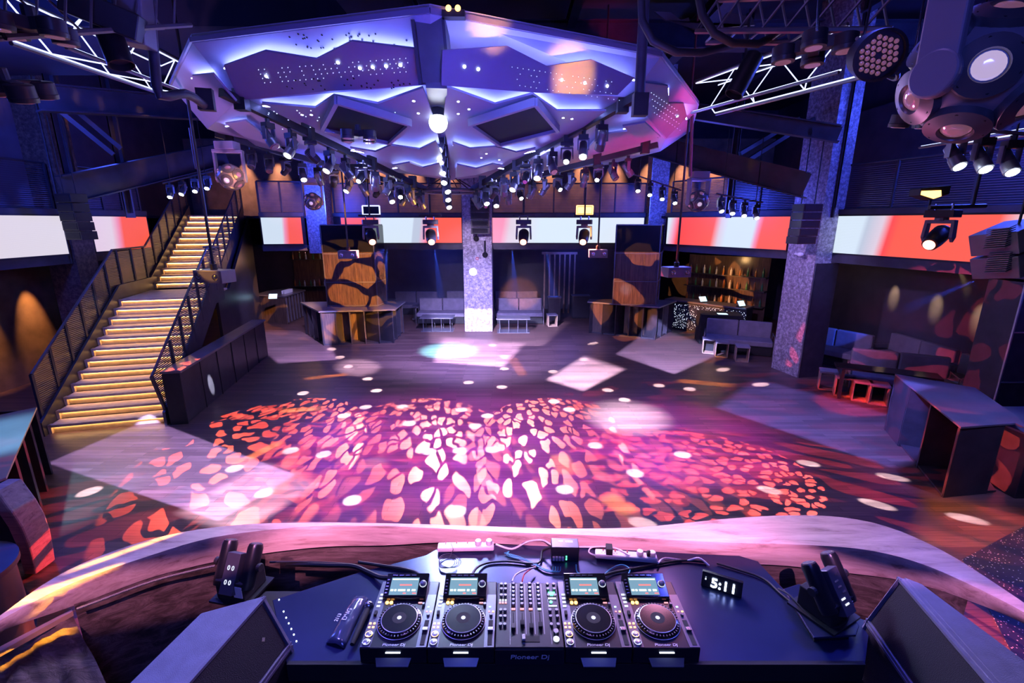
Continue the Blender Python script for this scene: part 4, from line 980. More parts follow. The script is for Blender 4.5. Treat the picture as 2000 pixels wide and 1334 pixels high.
spotbar(P(1398, 378, Y=11.5), P(1490, 396, Y=11.5), 4, 'short bar of four spots before the right balcony mesh', 'bar before the right balcony mesh')
spotbar(P(1850, 248, Y=5.2), P(2010, 262, Y=5.0), 3, 'bar of three large spots at the right edge under the ball-shaped light', 'bar at the right edge')
# hanging poles with box speakers ---------------------------------------------------
for k, (u, v, ut, vt, Y, w, m1, lab) in enumerate([(418, 528, 385, 230, 7.6, .52, 'grey_plastic', 'amber-lit box speaker hanging on a long pole before the staircase'), (680, 490, 668, 345, 12.2, .46, 'grey_plastic', 'box speaker hanging on a pole before the left bar tower'),
                                        (1168, 488, 1175, 340, 12.4, .46, 'grey_plastic', 'box speaker hanging on a pole right of the centre screens'), (1321, 522, 1342, 300, 9.6, .5, 'grey_plastic', 'box speaker hanging on a pole before the sequin bar')]):
    p = P(u, v, Y=Y)
    t = thing('hanging_speaker', lab, 'speaker', (p.x, p.y, p.z - .1), 0, 'box speakers on poles')
    MB().box(p + Vector((0, 0, -.09)), (w, .3, .2), rz=R([-12, 6, -4, 12][k])).build('cabinet', m1, t, bevel=.008)
    for s in (-1, 1):
        c = p + Matrix.Rotation(R([-12, 6, -4, 12][k]), 3, 'Z') @ Vector((s * w * .3, -.155, 0)) + Vector((0, 0, -.09)); MB().lathe([(.055, 0), (.05, .01), (.03, .004), (.015, .012)], c, (0, -1, 0), 18).build('driver', 'silver', t, smooth=True)
    MB().tube([p, Vector((p.x, p.y, 8.8))], .022, 8).build('pole', 'black_metal', t)
    MB().cyl(p + Vector((0, 0, .0)), p + Vector((0, 0, .1)), .05, n=12).build('pole_socket', 'black_metal', t)
# line-array speakers ---------------------------------------------------------------
def array(nm, c, w, n, hgt, lab, ry=0, d=.35):
    t = thing(nm, lab, 'speaker', (c.x, c.y, c.z - n * hgt), 0, 'line array speakers')
    for i in range(n):
        o = i * i * .004
        cab = MB().box(c + Vector((0, o, -hgt * (i + .5))), (w, d, hgt * .93), rz=ry).build('array_cabinet', 'black_metal', t, bevel=.006)
        m3 = Matrix.Rotation(ry, 3, 'Z')
        MB().box(c + m3 @ Vector((0, -d / 2 - .003, 0)) + Vector((0, o, -hgt * (i + .5))), (w * .86, .008, hgt * .7), rz=ry).build('grille', 'grille', cab)
    for s in (-1, 1): MB().tube([c + Vector((s * w * .3, 0, 0)), c + Vector((s * w * .3, 0, 1.6))], .012, 6).build('hanger', 'black_metal', t)
array('line_array', P(937, 386, Y=16.6), .62, 5, .24, 'black line-array speaker hanging against the centre column')
array('line_array', P(1578, 398, Y=11.2), .5, 5, .18, 'black line-array speaker hanging against the right-hand column', R(12))
array('line_array', P(137, 378, Y=10.9), .45, 5, .2, 'black line-array speaker hanging against the left textured column', R(-12))
c = P(1990, 438, Y=5.6)
t = thing('ribbed_speaker', 'violet ribbed line-array speaker cut by the right edge', 'speaker', (c.x, c.y, c.z - .55))
for i in range(2):
    q = c + Vector((.08 * i - .05, 0, -.14 - .27 * i)); cab = MB().box(q, (.62, .45, .25), rz=R(18), rot=Euler((R(-8), R(-16), R(18)))).build('array_cabinet', 'grey_plastic', t, bevel=.008)
    rb = MB()
    for k in range(10): rb.box(q + Vector((-.3, -.16, -.105 + k * .0235)), (.12, .2, .01), rot=Euler((R(-8), R(-16), R(18))))
    rb.build('horn_ribs', 'grey_plastic', cab)
MB().tube([c, c + Vector((0, 0, 3.8))], .015, 6).build('hanger', 'black_metal', t)
# vertical drop pipes -------------------------------------------------------------
def pipe(nm, pts, r, lab, m='steel_paint', cat='pipe', group=None):
    t = thing(nm, lab, cat, pts[0], 0, group); MB().tube(pts, r, 10).build('pipe_run', m, t, smooth=True)
    return t
t = pipe('hanging_pipe', [P(285, -60, Y=5.0), P(306, 170, Y=5.0), P(312, 186, Y=5.0), P(330, 188, Y=5.1), P(345, 184, Y=5.2), P(362, 183, Y=5.3), P(378, 190, Y=5.5), P(398, 205, Y=5.7)], .045, 'bent blue-grey pipe hanging before the canopy\'s left facet')
MB().box(P(402, 195, Y=5.75), (.16, .1, .22), rz=.3).build('end_bracket', 'black_metal', t)
pipe('hanging_pipe', [P(1262, -60, Y=5.0), P(1248, 205, Y=5.0)], .05, 'straight dark pipe hanging before the canopy\'s right facet')
MB().box(P(1250, 205, Y=5.0), (.14, .1, .2)).build('pipe_clamp', 'black_metal', bpy.data.objects['hanging_pipe.001'])
pipe('drop_pipe', [P(372, 250, Y=8.2), P(372, 250, Y=8.2) - Vector((0, 0, .5)), P(385, 330, Y=8.2)], .03, 'thin blue pipe below the canopy\'s left tip')
pipe('drop_pipe', [P(1352, 225, Y=9.5), P(1348, 345, Y=9.5)], .03, 'thin blue pipe below the canopy\'s right tip')
pipe('flexible_hose', [P(1252, -20, Y=4.2), P(1254, 40, Y=4.2), P(1275, 80, Y=4.2), P(1320, 102, Y=4.2), P(1370, 103, Y=4.3), P(1415, 92, Y=4.4), P(1440, 86, Y=4.5)], .03, 'thick dark hose drooping behind the right hanging pipe', 'rubber', 'hose')
pipe('flexible_hose', [P(1362, -20, Y=4.2), P(1372, 30, Y=4.2), P(1395, 65, Y=4.2), P(1430, 84, Y=4.2), P(1480, 86, Y=4.3), P(1530, 62, Y=4.4)], .03, 'second thick hose looping to the right truss', 'rubber', 'hose')
# overhead trusses and safety chains at the top corners ------------------------------
def truss(a, b, lab, r=.15, n=8, m='gunmetal'):
    t = thing('box_truss', lab, 'truss', a, 0, 'plain steel trusses'); d = (b - a).normalized(); x = d.cross(Vector((0, 0, 1))).normalized(); z = x.cross(d)
    off = [x * r + z * r, -x * r + z * r, -x * r - z * r, x * r - z * r]
    for o in off: MB().tube([a + o, b + o], .022, 6).build('truss_chord', m, t)
    w = MB(); L_ = b - a
    for i in range(n):
        for j in range(4): w.tube([a + L_ * (i / n) + off[j], a + L_ * ((i + 1) / n) + off[(j + 1) % 4]], .01, 5)
    w.build('lattice_braces', m, t)
truss(P(-60, 20, Y=3.6), P(330, 12, Y=5.2), 'steel truss crossing the top left corner', .16)
truss(P(1380, 30, Y=4.6), P(1760, 20, Y=3.8), 'steel truss crossing the top right behind the lamps', .16)
for u0, u1, v0, v1, lab in [(1707, 1683, -20, 90, 'black chain hanging left of the can lamp'), (1808, 1788, -20, 95, 'black chain hanging right of the can lamp'), (1600, 1596, -20, 60, 'thin cable hanging over the right four-drum light')]:
    pipe('rigging_chain', [P(u0, v0, Y=3.4), P(u1, v1, Y=3.4)], .008, lab, 'chrome', 'chain')
# theatre lanterns near the top
def lantern(c, look, s, lab, m='black_metal'):
    t = thing('spot_lantern', lab, 'lantern', c, 0, 'cylindrical spot lanterns')
    MB().lathe([(.05 * s, -.2 * s), (.075 * s, -.18 * s), (.075 * s, .16 * s), (.068 * s, .16 * s), (.066 * s, .12 * s)], c, Vector(look), 18).build('barrel', m, t, smooth=True)
    MB().tube([c, c + Vector((0, 0, .22 * s)), c + Vector((0, 0, .5 * s))], .012 * s, 6).build('bracket', m, t)
lantern(P(218, 78, Y=4.6), (.3, -.1, -1), 1.35, 'dark cylindrical lantern left of the bent pipe')
lantern(P(1452, 150, Y=6.6), (-.5, -.1, -1), 1.5, 'dark cylindrical lantern over the right lit truss')
t = thing('projector_box', 'angular dark fixture box with pale side at the top left', 'fixture', P(205, 30, Y=4.5))
MB().box(P(205, 30, Y=4.5), (.5, .35, .2), rot=Euler((.2, .3, .5))).build('housing', 'black_metal', t, bevel=.01)
MB().box(P(262, 28, Y=4.8), (.22, .3, .5), rot=Euler((.1, .1, .3))).build('side_shield', 'grey_plastic', t, bevel=.01)
t = thing('ceiling_rafter_plate', 'blue-lit notched metal plate high behind the hoses', 'metal plate', P(1360, 35, Y=7))
pp = [(1278, 28), (1310, 30), (1330, 45), (1345, 40), (1352, 62), (1366, 66), (1378, 50), (1400, 60), (1420, 30), (1470, 40), (1475, 55), (1430, 58), (1300, 45)]
MB().prism([P(u, v - 6, Y=7.0) for u, v in pp], (0, .03, 0)).build('plate', 'gunmetal', t)
# high-level horn speaker above the rim
t = thing('rim_fixture', 'amber-lit small lamp pair on top of the canopy rim', 'lamp', P(885, 18, Y=5.2)); c = P(885, 16, Y=5.2)
MB().box(c + Vector((0, .05, -.04)), (.22, .1, .06)).build('bracket', 'black_metal', t)
for s in (-1, 1): MB().sphere(c + Vector((s * .045, 0, .0)), .028, 12, 8).build('lamp_bulb', 'led_amber', t, smooth=True)
# central column details
t = thing('wall_camera', 'small dome camera on the right-hand column', 'camera', P(1563, 497, Y=12.05)); c = P(1563, 497, Y=12.0)
MB().sphere(c, .07, 14, 10, (1, 1, .8)).build('dome', 'white_plastic', t, smooth=True); MB().cyl(c, c + Vector((0.02, .25, 0)), .03, n=8).build('mount', 'white_plastic', t)
t = thing('call_point', 'small red fire call point on the centre column', 'call point', P(932, 505, Y=17.23)); c = P(932, 505, Y=17.22)
MB().box(c, (.09, .05, .09)).build('housing', 'red_plastic', t, bevel=.006); MB().box(c + Vector((0, -.027, 0)), (.05, .006, .05)).build('button_plate', 'white_plastic', t)
for u, v, lab in ((930, 455, 'small bracket hanging from the line array on the centre column'), (947, 470, 'black wall phone on the centre column')):
    t = thing('wall_fitting', lab, 'fitting', P(u, v, Y=17.2)); c = P(u, v, Y=17.18)
    MB().tube([c, c + Vector((0, 0, -.4 if u > 940 else -.18))], .03, 8).build('body', 'matte_black', t); MB().sphere(c + Vector((0, 0, -.5 if u > 940 else -.2)), .1, 12, 8, (1, .5, 1)).build('foot', 'matte_black', t, smooth=True)
t = thing('exit_sign', 'tiny green exit sign left of the staircase', 'sign', P(180, 517, Y=13.0)); c = P(180, 517, Y=12.3)
MB().box(c, (.02 + .14, .03, .12)).build('sign_box', 'green_sign', t)
# ================================================================ DJ BOOTH
struct('floor_stage', MB().bb(-4.2, 4.2, -3.8, 1.75, .9, 1.0), 'carpet')
def interp(tab, u):
    for (a, x), (b, y) in zip(tab, tab[1:]):
        if u <= b: return x + (y - x) * (u - a) / (b - a)
    return tab[-1][1]
def smooth_interp(tab, u): return sum(interp(tab, u + d) for d in (-40, -20, 0, 20, 40)) / 5
FAR = [(-90, 1255), (-30, 1225), (0, 1205), (50, 1163), (120, 1118), (200, 1083), (300, 1050), (400, 1031), (500, 1022), (640, 1020), (800, 1023), (950, 1028), (1100, 1033), (1250, 1031), (1350, 1020), (1450, 1010), (1560, 1005), (1650, 1009), (1740, 1028), (1850, 1078), (1950, 1143), (2060, 1218), (2150, 1285)]
NEAR = [(-90, 1262), (-30, 1232), (0, 1212), (60, 1180), (130, 1143), (250, 1100), (400, 1052), (500, 1038), (640, 1026), (800, 1030), (1000, 1041), (1125, 1045), (1250, 1052), (1400, 1060), (1500, 1063), (1600, 1066), (1700, 1074), (1800, 1100), (1900, 1145), (2000, 1196), (2080, 1245), (2150, 1292)]
BOT = [(-90, 1290), (-30, 1252), (0, 1232), (20, 1228), (150, 1184), (300, 1127), (430, 1096), (530, 1080), (640, 1068), (770, 1067), (850, 1060), (1000, 1064), (1200, 1081), (1375, 1100), (1500, 1104), (1560, 1108), (1640, 1119), (1750, 1132), (1800, 1143), (1900, 1178), (2000, 1218), (2080, 1268), (2150, 1312)]
bt = thing('dj_booth_counter', 'thick curved live-edge timber counter sweeping across the front of the booth', 'counter', (0, 2.2, 1.0))
us = [-90 + 28 * i for i in range(81)]
vs = []; rows = 5
for u in us:
    a = P(u, smooth_interp(FAR, u), Z=2.03); b = P(u, smooth_interp(NEAR, u), Z=2.024); c = P(u, max(smooth_interp(BOT, u), smooth_interp(NEAR, u) + 12), Y=b.y)
    a2 = a + (a - b).normalized() * .03 + Vector((0, 0, -.04)); j = random.uniform(-.004, .004)
    vs += [a2 + Vector((0, -.02, -.07)), a2, a, b + Vector((0, 0, .004)), b + Vector((0, -.012, -.02 + j)), c + Vector((0, -.008, .012)), c + Vector((0, .02, j)), ]
rows = 7
fs = [(i * rows + j, i * rows + (j + 1) % rows, (i + 1) * rows + (j + 1) % rows, (i + 1) * rows + j) for i in range(len(us) - 1) for j in range(rows)]
fs += [tuple(range(rows)), tuple(range(len(vs) - rows, len(vs)))]
MB().mesh(vs, fs).build('timber_slab', 'driftwood', bt, smooth=True)
def curve_wall(nm, tab, z_top, off, z0, z1, m, u0, u1, t=.05):
    vs = []; k = 0
    for u in us:
        if u < u0 or u > u1: continue
        p = P(u, smooth_interp(tab, u), Z=z_top); r = Vector((p.x, p.y, 0)).normalized(); q = r * (Vector((p.x, p.y, 0)).length + off); k += 1
        vs += [q + Vector((0, 0, z0)), q + Vector((0, 0, z1)), q + r * t + Vector((0, 0, z1)), q + r * t + Vector((0, 0, z0))]
    fs = [(i * 4 + j, i * 4 + (j + 1) % 4, i * 4 + 4 + (j + 1) % 4, i * 4 + 4 + j) for i in range(k - 1) for j in range(4)] + [(0, 1, 2, 3), tuple(range(4 * k - 4, 4 * k))]
    return MB().mesh(vs, fs).build(nm, m, bt, smooth=False)
curve_wall('inner_panel', NEAR, 2.03, .03, .95, 1.96, 'bark', 130, 1920)
curve_wall('front_panel', NEAR, 2.03, .085, 0, 1.95, 'dark_panel', 140, 1920)
MB().prism([P(u, v, Z=1.82) for u, v in [(-60, 1294), (140, 1190), (142, 1194), (-60, 1306)]], (0, 0, -.03)).build('side_board', 'pale_wood', bt)
# trim line under the slab at left
pts = [P(u, smooth_interp(BOT, u) + 6, Z=1.9) for u in range(150, 440, 30)]
MB().tube(pts, .008, 6).build('metal_lip', 'silver', bt)
t = thing('bark_bench', 'rough dark driftwood block at the bottom left corner', 'timber', P(100, 1290, Z=1.9))
vs = []; grid = 16
q = [P(-80, 1302, Z=1.74), P(140, 1200, Z=1.78), P(250, 1420, Z=1.7), P(-40, 1520, Z=1.7)]
for i in range(grid + 1):
    for j in range(grid + 1):
        a = q[0].lerp(q[1], j / grid); b = q[3].lerp(q[2], j / grid); p = a.lerp(b, i / grid); p.z += .018 * math.sin(i * .8 + j * .5) + .008 * math.sin(j * 1.9 + i * .3); vs.append(p)
fs = [(i * (grid + 1) + j, i * (grid + 1) + j + 1, (i + 1) * (grid + 1) + j + 1, (i + 1) * (grid + 1) + j) for i in range(grid) for j in range(grid)]
n0 = len(vs)
edge = [j for j in range(grid + 1)] + [(i + 1) * (grid + 1) + grid for i in range(grid)] + [grid * (grid + 1) + j for j in range(grid - 1, -1, -1)] + [i * (grid + 1) for i in range(grid - 1, 0, -1)]
for e in edge: vs.append(Vector((vs[e].x, vs[e].y, 1.0)))
for k in range(len(edge)): fs.append((edge[k], edge[(k + 1) % len(edge)], n0 + (k + 1) % len(edge), n0 + k))
MB().mesh(vs, fs).build('timber_block', 'bark', t, smooth=True)
# desk ----------------------------------------------------------------------------
DZ = 1.94
dk = thing('dj_desk', 'glossy dark metal desk carrying the decks', 'desk', (0, 2.1, 1.0))
dp = [P(u, v, Z=DZ) for u, v in [(560, 1297), (532, 1172), (700, 1118), (832, 1084), (870, 1062), (1400, 1072), (1480, 1096), (1530, 1150), (1700, 1215), (1690, 1297)]]
MB().prism([p - Vector((0, 0, .02)) for p in dp], (0, 0, .02)).build('desk_top', 'desk_metal', dk, bevel=.003)
fa, fb = dp[0], dp[-1]
MB().prism([fa + Vector((0, -.003, -.1)), fb + Vector((0, -.003, -.1)), fb + Vector((0, -.003, 0)), fa + Vector((0, -.003, 0))], (0, .02, 0)).build('front_edge', 'matte_black', dk)
MB().bb(-1.6, 2.0, 1.9, 2.3, 1.72, 1.75).build('lower_shelf', 'matte_black', dk)
for x in (-.85, .1, 1.2): MB().bb(x - .03, x + .03, 1.95, 2.2, 1.0, DZ - .02).build('leg', 'black_metal', dk)
MB().bb(-1.6, -.6, 1.95, 2.35, DZ - .1, DZ - .06).build('side_shelf', 'matte_black', dk)
# decks -----------------------------------------------------------------------------
mat('deck_black', (.02, .021, .03), .3, .35); mat('deck_grey', (.13, .13, .17), .32, .5); mat('rim_silver', (.72, .72, .78), .35, .3); mat('platter', (.02, .02, .024), .16, .5, coat=.4)
def deck_proto(nm, body, side, plat):
    t = thing(nm, 'deck', 'media player'); W, D, Z = .318, .43, .1
    MB().bb(-W / 2, W / 2, -D / 2, D / 2, .012, Z).build('body', body, t, True, bevel=.005)
    for x in (-.13, .13):
        for y in (-.17, .17): MB().cyl((x, y, 0), (x, y, .014), .018, n=10).build('foot', 'rubber', t, True)
    MB().bb(-W / 2 + .002, -W / 2 + .05, -D / 2 + .004, D / 2 - .004, Z, Z + .003).build('side_strip', side, t, True)
    MB().bb(W / 2 - .05, W / 2 - .002, -D / 2 + .004, D / 2 - .1, Z, Z + .003).build('side_strip', side, t, True)
    # raised screen
    ds = MB(); ds.prism([(-.125, .075, Z), (-.125, .213, Z), (-.125, .213, Z + .058), (-.125, .08, Z + .02)], (.23, 0, 0)); ds = ds.build('display_hood', 'gloss_black', t, True, bevel=.003)
    def dpt(x, y): f = (y - .08) / .133; return Vector((x, y, Z + .0205 + f * .038))
    nrm = Vector((0, -.275, .96))
    def dq(x0, x1, y0, y1, m, nmn, o=.001):
        MB().prism([dpt(x0, y0) + nrm * o, dpt(x1, y0) + nrm * o, dpt(x1, y1) + nrm * o, dpt(x0, y1) + nrm * o], nrm * .0006).build(nmn, m, ds, True)
    dq(-.095, .055, .09, .185, 'lcd', 'display')
    dq(-.09, .05, .172, .178, 'lcd_text', 'status_line', .002); dq(-.045, .02, .14, .147, 'lcd_red', 'logo', .002); 
    tx = MB()
    for k, (x0, x1) in enumerate(((-.09, -.075), (-.07, -.058), (-.05, -.01), (0, .014), (.024, .045))): tx.prism([dpt(x0, .11) + nrm * .002, dpt(x1, .11) + nrm * .002, dpt(x1, .12) + nrm * .002, dpt(x0, .12) + nrm * .002], nrm * .0004)
    tx.build('track_info', 'lcd_text', ds, True); dq(-.02, -.005, .096, .101, 'lcd_red', 'cue_mark', .002); dq(.03, .05, .096, .101, 'lcd_red', 'cue_mark', .002)
    bt_ = MB()
    for k in range(4): bt_.box(dpt(-.08 + k * .034, .198) + nrm * .002, (.026, .005, .003), rot=Euler((.275, 0, 0)))
    for k in range(5): bt_.box(dpt(-.112, .1 + k * .018) + nrm * .002, (.012, .006, .003), rot=Euler((.275, 0, 0)))
    bt_.build('screen_keys', 'silver', ds, True)
    c = dpt(.08, .15); MB().lathe([(.016, 0), (.016, .012), (.013, .014)], c, nrm, 20).build('browse_knob', 'gunmetal', ds, True, smooth=True)
    MB().torus(c + nrm * .002, .018, .0015, nrm, n=20, m=4).build('knob_ring', 'btn_white', ds, True)
    # jog wheel
    c = Vector((-.002, -.062, Z))
    j = MB().lathe([(.108, 0), (.108, .01), (.104, .017), (.094, .02), (.088, .024)], c, n=48).build('jog_wheel', plat, t, True, smooth=True)
    MB().torus(c + Vector((0, 0, .0245)), .088, .0022, n=48, m=6).build('platter_rim', 'rim_silver', j, True, smooth=True)
    MB().torus(c + Vector((0, 0, .004)), .11, .0018, n=48, m=6).build('wheel_surround', 'rim_silver', j, True, smooth=True)
    MB().cyl(c + Vector((0, 0, .02)), c + Vector((0, 0, .0262)), .087, n=48).build('platter', plat, j, True, smooth=True)
    MB().cyl(c + Vector((0, 0, .0262)), c + Vector((0, 0, .0268)), .035, n=32).build('platter_label', 'matte_black', j, True)
    MB().cyl(c + Vector((0, 0, .0268)), c + Vector((0, 0, .0275)), .011, n=20).build('hub_light', 'btn_white', j, True)
    gr = MB()
    for k in range(40):
        a = 2 * math.pi * k / 40; gr.box(c + Vector((math.cos(a) * .1, math.sin(a) * .1, .018)), (.008, .004, .004), rz=a)
    gr.build('grip_dimples', 'gunmetal', j, True)
    # buttons
    for y, l in ((-.142, 'cue_button'), (-.186, 'play_button')):
        b = MB().lathe([(.019, 0), (.019, .006), (.015, .008)], (-.133, y, Z + .002), n=24).build(l, 'silver', t, True, smooth=True)
        MB().torus((-.133, y, Z + .009), .0165, .0014, n=20, m=4).build('button_ring', 'led_amber' if y > -.16 else 'btn_white', b, True)
    for k in range(4): MB().bb(-.145, -.127, .03 + k * .026, .04 + k * .026, Z + .002, Z + .007).build('button', 'btn_white' if side == 'deck_grey' else 'led_green', t, True)
    for x in (-.096, -.074): MB().cyl((x, .06, Z), (x, .06, Z + .006), .009, n=16).build('loop_button', 'led_amber', t, True)
    for x in (-.145, -.125):
        for y in (-.075, -.098): MB().bb(x - .005, x + .005, y - .004, y + .004, Z + .002, Z + .006).build('track_button', 'led_amber', t, True)
    MB().bb(-.142, -.128, -.03, -.005, Z + .002, Z + .016).build('reverse_lever', 'matte_black', t, True)
    MB().bb(.125, .147, -.2, -.055, Z + .002, Z + .005).build('tempo_slot', 'matte_black', t, True)
    MB().bb(.123, .149, -.125, -.105, Z + .004, Z + .016).build('tempo_slider', 'silver', t, True, bevel=.001)
    for x, y, m in ((.075, .058, 'btn_pink'), (.085, .058, 'btn_pink'), (.125, .0, 'btn_pink'), (.145, .0, 'led_amber'), (.128, .03, 'led_cyan')): MB().bb(x - .005, x + .005, y - .003, y + .003, Z + .002, Z + .006).build('small_button', m, t, True)
    for y in (.045, -.025): MB().lathe([(.008, 0), (.007, .012)], (.1 if y > 0 else .136, y, Z + .002), n=14).build('knob', 'gunmetal', t, True)
    # front slot lip
    MB().prism([(-.085, -D / 2 - .001, .04), (.085, -D / 2 - .001, .04), (.075, -D / 2 - .03, .02), (-.075, -D / 2 - .03, .02)], (0, 0, .006)).build('slot_cover', 'gunmetal', t, True)
    MB().bb(-.035, .035, -D / 2 - .004, -D / 2, .075, .078).build('slot_light', 'led_digit', t, True)
    lg = text('logo_lettering', 'Pioneer Dj', .02, 'white_plastic', t, (.0, -.196, Z + .001), sx=1.25, shear=.1)
    return t
DKP = Proto(deck_proto('media_player', 'deck_black', 'deck_grey', 'platter')); gp_ = 'media players on the desk'
XS = [-.565, -.243, .412, .735]
for x, lab in zip(XS, ['media player deck at the left end of the row, beside the microphone', 'media player deck immediately left of the mixer', 'media player deck immediately right of the mixer', 'media player deck at the right end of the row, nearest the clock']):
    DKP.put((x, 2.03, DZ), (0, 0, 0), lab, gp_)
# mixer
t = thing('mixer', 'four-channel DJ mixer with rows of knobs in the middle of the decks', 'mixer', (.084, 2.03, DZ)); Z = .105; W = .328
MB().bb(-W / 2, W / 2, -.215, .2, .01, Z).build('body', 'deck_black', t, True, bevel=.004)
MB().bb(-W / 2, W / 2, -.222, -.214, .01, Z - .01).build('front_plate', 'gloss_black', t, True)
for x in (-.14, .14):
    for y in (-.18, .17): MB().cyl((x, y, 0), (x, y, .012), .018, n=10).build('foot', 'rubber', t, True)
for ch in range(4):
    x = -.077 + ch * .045
    for k, y in enumerate((.18, .15, .122, .094, .066, .038)):
        b = MB().lathe([(.0095, 0), (.009, .014), (.007, .016)], (x, y, Z), n=14).build('knob', 'silver' if k in (1, 2, 3) else 'gunmetal', t, True, smooth=True)
    MB().bb(x - .01, x + .01, .008, .017, Z, Z + .005).build('cue_button', 'btn_pink' if ch < 3 else 'btn_white', t, True)
    MB().bb(x - .003, x + .003, -.14, -.01, Z, Z + .002).build('fader_slot', 'matte_black', t, True)
    MB().bb(x - .01, x + .01, -.12 + [0, .01, .0, .004][ch] * 2, -.09 + [0, .01, 0, .004][ch] * 2, Z + .002, Z + .018).build('fader_cap', 'matte_black' if ch else 'rubber', t, True, bevel=.002)
    MB().bb(x + .016, x + .019, -.14, .19, Z, Z + .001).build('channel_line', 'gunmetal', t, True)
for x in (-.142, -.12, .112, .146):
    for y in (.18, .145, .1, .0, -.04, -.09): MB().lathe([(.0085, 0), (.008, .013)], (x, y, Z), n=12).build('knob', 'gunmetal', t, True)
for x in (-.147, -.132, -.117):
    for y in (.055, .072): MB().bb(x - .005, x + .005, y - .005, y + .005, Z, Z + .004).build('mic_button', 'btn_white' if y > .06 else 'btn_pink', t, True)
MB().bb(.112, .148, .105, .13, Z, Z + .004).build('effect_display', 'led_green', t, True)
MB().bb(.108, .152, .08, .09, Z, Z + .003).build('effect_strip', 'btn_white', t, True); MB().bb(.108, .152, .03, .038, Z, Z + .003).build('beat_buttons', 'btn_white', t, True)
MB().lathe([(.014, 0), (.013, .012)], (.132, -.13, Z), n=16).build('effect_knob', 'silver', t, True)
MB().cyl((.13, -.17, Z), (.13, -.17, Z + .006), .015, n=18).build('effect_button', 'btn_white', t, True)
MB().cyl((.122, .06, Z), (.122, .06, Z + .004), .008, n=14).build('select_button', 'led_green', t, True)
for x in (-.093, .107): MB().bb(x - .001, x + .001, -.2, .19, Z, Z + .0015).build('section_line', 'silver', t, True)
MB().bb(-.04, .05, -.185, -.15, Z, Z + .002).build('crossfader_slot', 'matte_black', t, True); MB().bb(-.035, -.02, -.182, -.153, Z + .002, Z + .016).build('crossfader_cap', 'silver', t, True)
text('logo_lettering', 'Pioneer Dj', .034, 'white_plastic', t, (0, -.2235, .058), (R(90), 0, 0), sx=1.25, shear=.1)
text('brand_lettering', 'Pioneer Dj', .009, 'white_plastic', t, (.02, .193, Z + .001), sx=1.2)
# clock
cpos = P(1408, 1152, Z=DZ)
t = thing('digital_clock', 'slim black digital clock glowing 5:11 on the desk', 'clock', cpos, R(-27))
MB().box((0, 0, .045), (.215, .03, .088), rot=Euler((R(-12), 0, 0))).build('case', 'gloss_black', t, True, bevel=.003)
text('clock_digits', '5:11', .075, 'led_digit', t, (.012, -.0225, .043), (R(78), 0, 0), sx=1.1)
MB().box((-.085, -.024, .06), (.006, .003, .006)).build('alarm_light', 'led_digit', t, True)
# power strips
def strip(px, z, rz, lab, L=.36, n=5):
    p = P(*px, Z=z); t = thing('power_strip', lab, 'power strip', (p.x, p.y, z), R(rz), 'white power strips')
    MB().bb(-L / 2, L / 2, -.03, .03, 0, .032).build('housing', 'white_plastic', t, True, bevel=.008)
    for i in range(n):
        x = -L / 2 + .05 + i * (L - .08) / (n - 1) if n > 1 else 0
        so = MB(); so.bb(x - .004, x + .004, .008, .014, .032, .033); so.bb(x - .012, x - .006, -.006, -.003, .032, .033); so.bb(x + .006, x + .012, -.006, -.003, .032, .033); so.build('socket_holes', 'matte_black', t, True)
        MB().bb(x - .004, x + .004, .018, .026, .032, .036).build('switch', 'red_plastic', t, True)
    for i in (n - 2, n - 1):
        x = -L / 2 + .05 + i * (L - .08) / (n - 1); q = MB().lathe([(.02, 0), (.022, .012), (.018, .03)], (x, .0, .032), n=14).build('plug', 'white_plastic', t, True, smooth=True)
    return t
strip((910, 1072), DZ + .01, 2, 'white power strip with two plugs, behind the left decks')
s2 = strip((1222, 1090), DZ + .01, -7, 'white power strip with a black adaptor, behind the right decks', .38)
MB().bb(-.125, -.085, -.028, .03, .032, .075).build('adaptor', 'matte_black', s2, True, bevel=.003)
MB().lathe([(.02, 0), (.02, .02), (.003, .035)], (.14, 0, .034), n=4).build('plug', 'matte_black', s2, True)
# splitter box
p = P(1103, 1092, Z=DZ); t = thing('network_switch', 'small black box with green-lit network plugs between the power strips', 'network box', p, R(-2))
MB().bb(-.085, .085, -.02, .07, 0, .1).build('housing', 'deck_black', t, True, bevel=.003)
for i in range(4): MB().bb(-.078 + i * .019, -.064 + i * .019, -.032, -.02, .01, .035).build('network_plug', 'white_plastic', t, True)
for z in (.012, .03): MB().bb(.004, .012, -.024, -.02, z, z + .01).build('port_light', 'led_green', t, True)
tt = MB(); 
for k, (x0, x1, y) in enumerate(((-.04, -.01, .04), (0, .05, .04), (-.04, -.01, .03), (0, .05, .03))): tt.bb(x0, x1, y, y + .005, .1, .1008)
tt.build('printed_label', 'white_plastic', t, True)
# cables
def cable(px, r, m, lab, nm='cable', grp=None):
    pts = [P(u, v, Z=z) for u, v, z in px]
    out = []
    for i in range(len(pts) - 1):
        p0 = pts[max(0, i - 1)]; p1 = pts[i]; p2 = pts[i + 1]; p3 = pts[min(len(pts) - 1, i + 2)]
        for k in range(5):
            t_ = k / 5; out.append(.5 * ((2 * p1) + (p2 - p0) * t_ + (2 * p0 - 5 * p1 + 4 * p2 - p3) * t_ ** 2 + (3 * p1 - p0 - 3 * p2 + p3) * t_ ** 3))
    out.append(pts[-1]); o = MB().tube(out, r, 7).build(nm, m, smooth=True); tag(o, lab, 'cable', grp); return o
z = DZ + .012
cable([(968, 1063, z + .03), (1000, 1072, z), (1030, 1058, z + .02), (1060, 1055, z + .04), (1085, 1066, z + .02), (1150, 1068, z), (1170, 1068, z + .02)], .006, 'cable_white', 'white lead running from the left power strip past the network box')
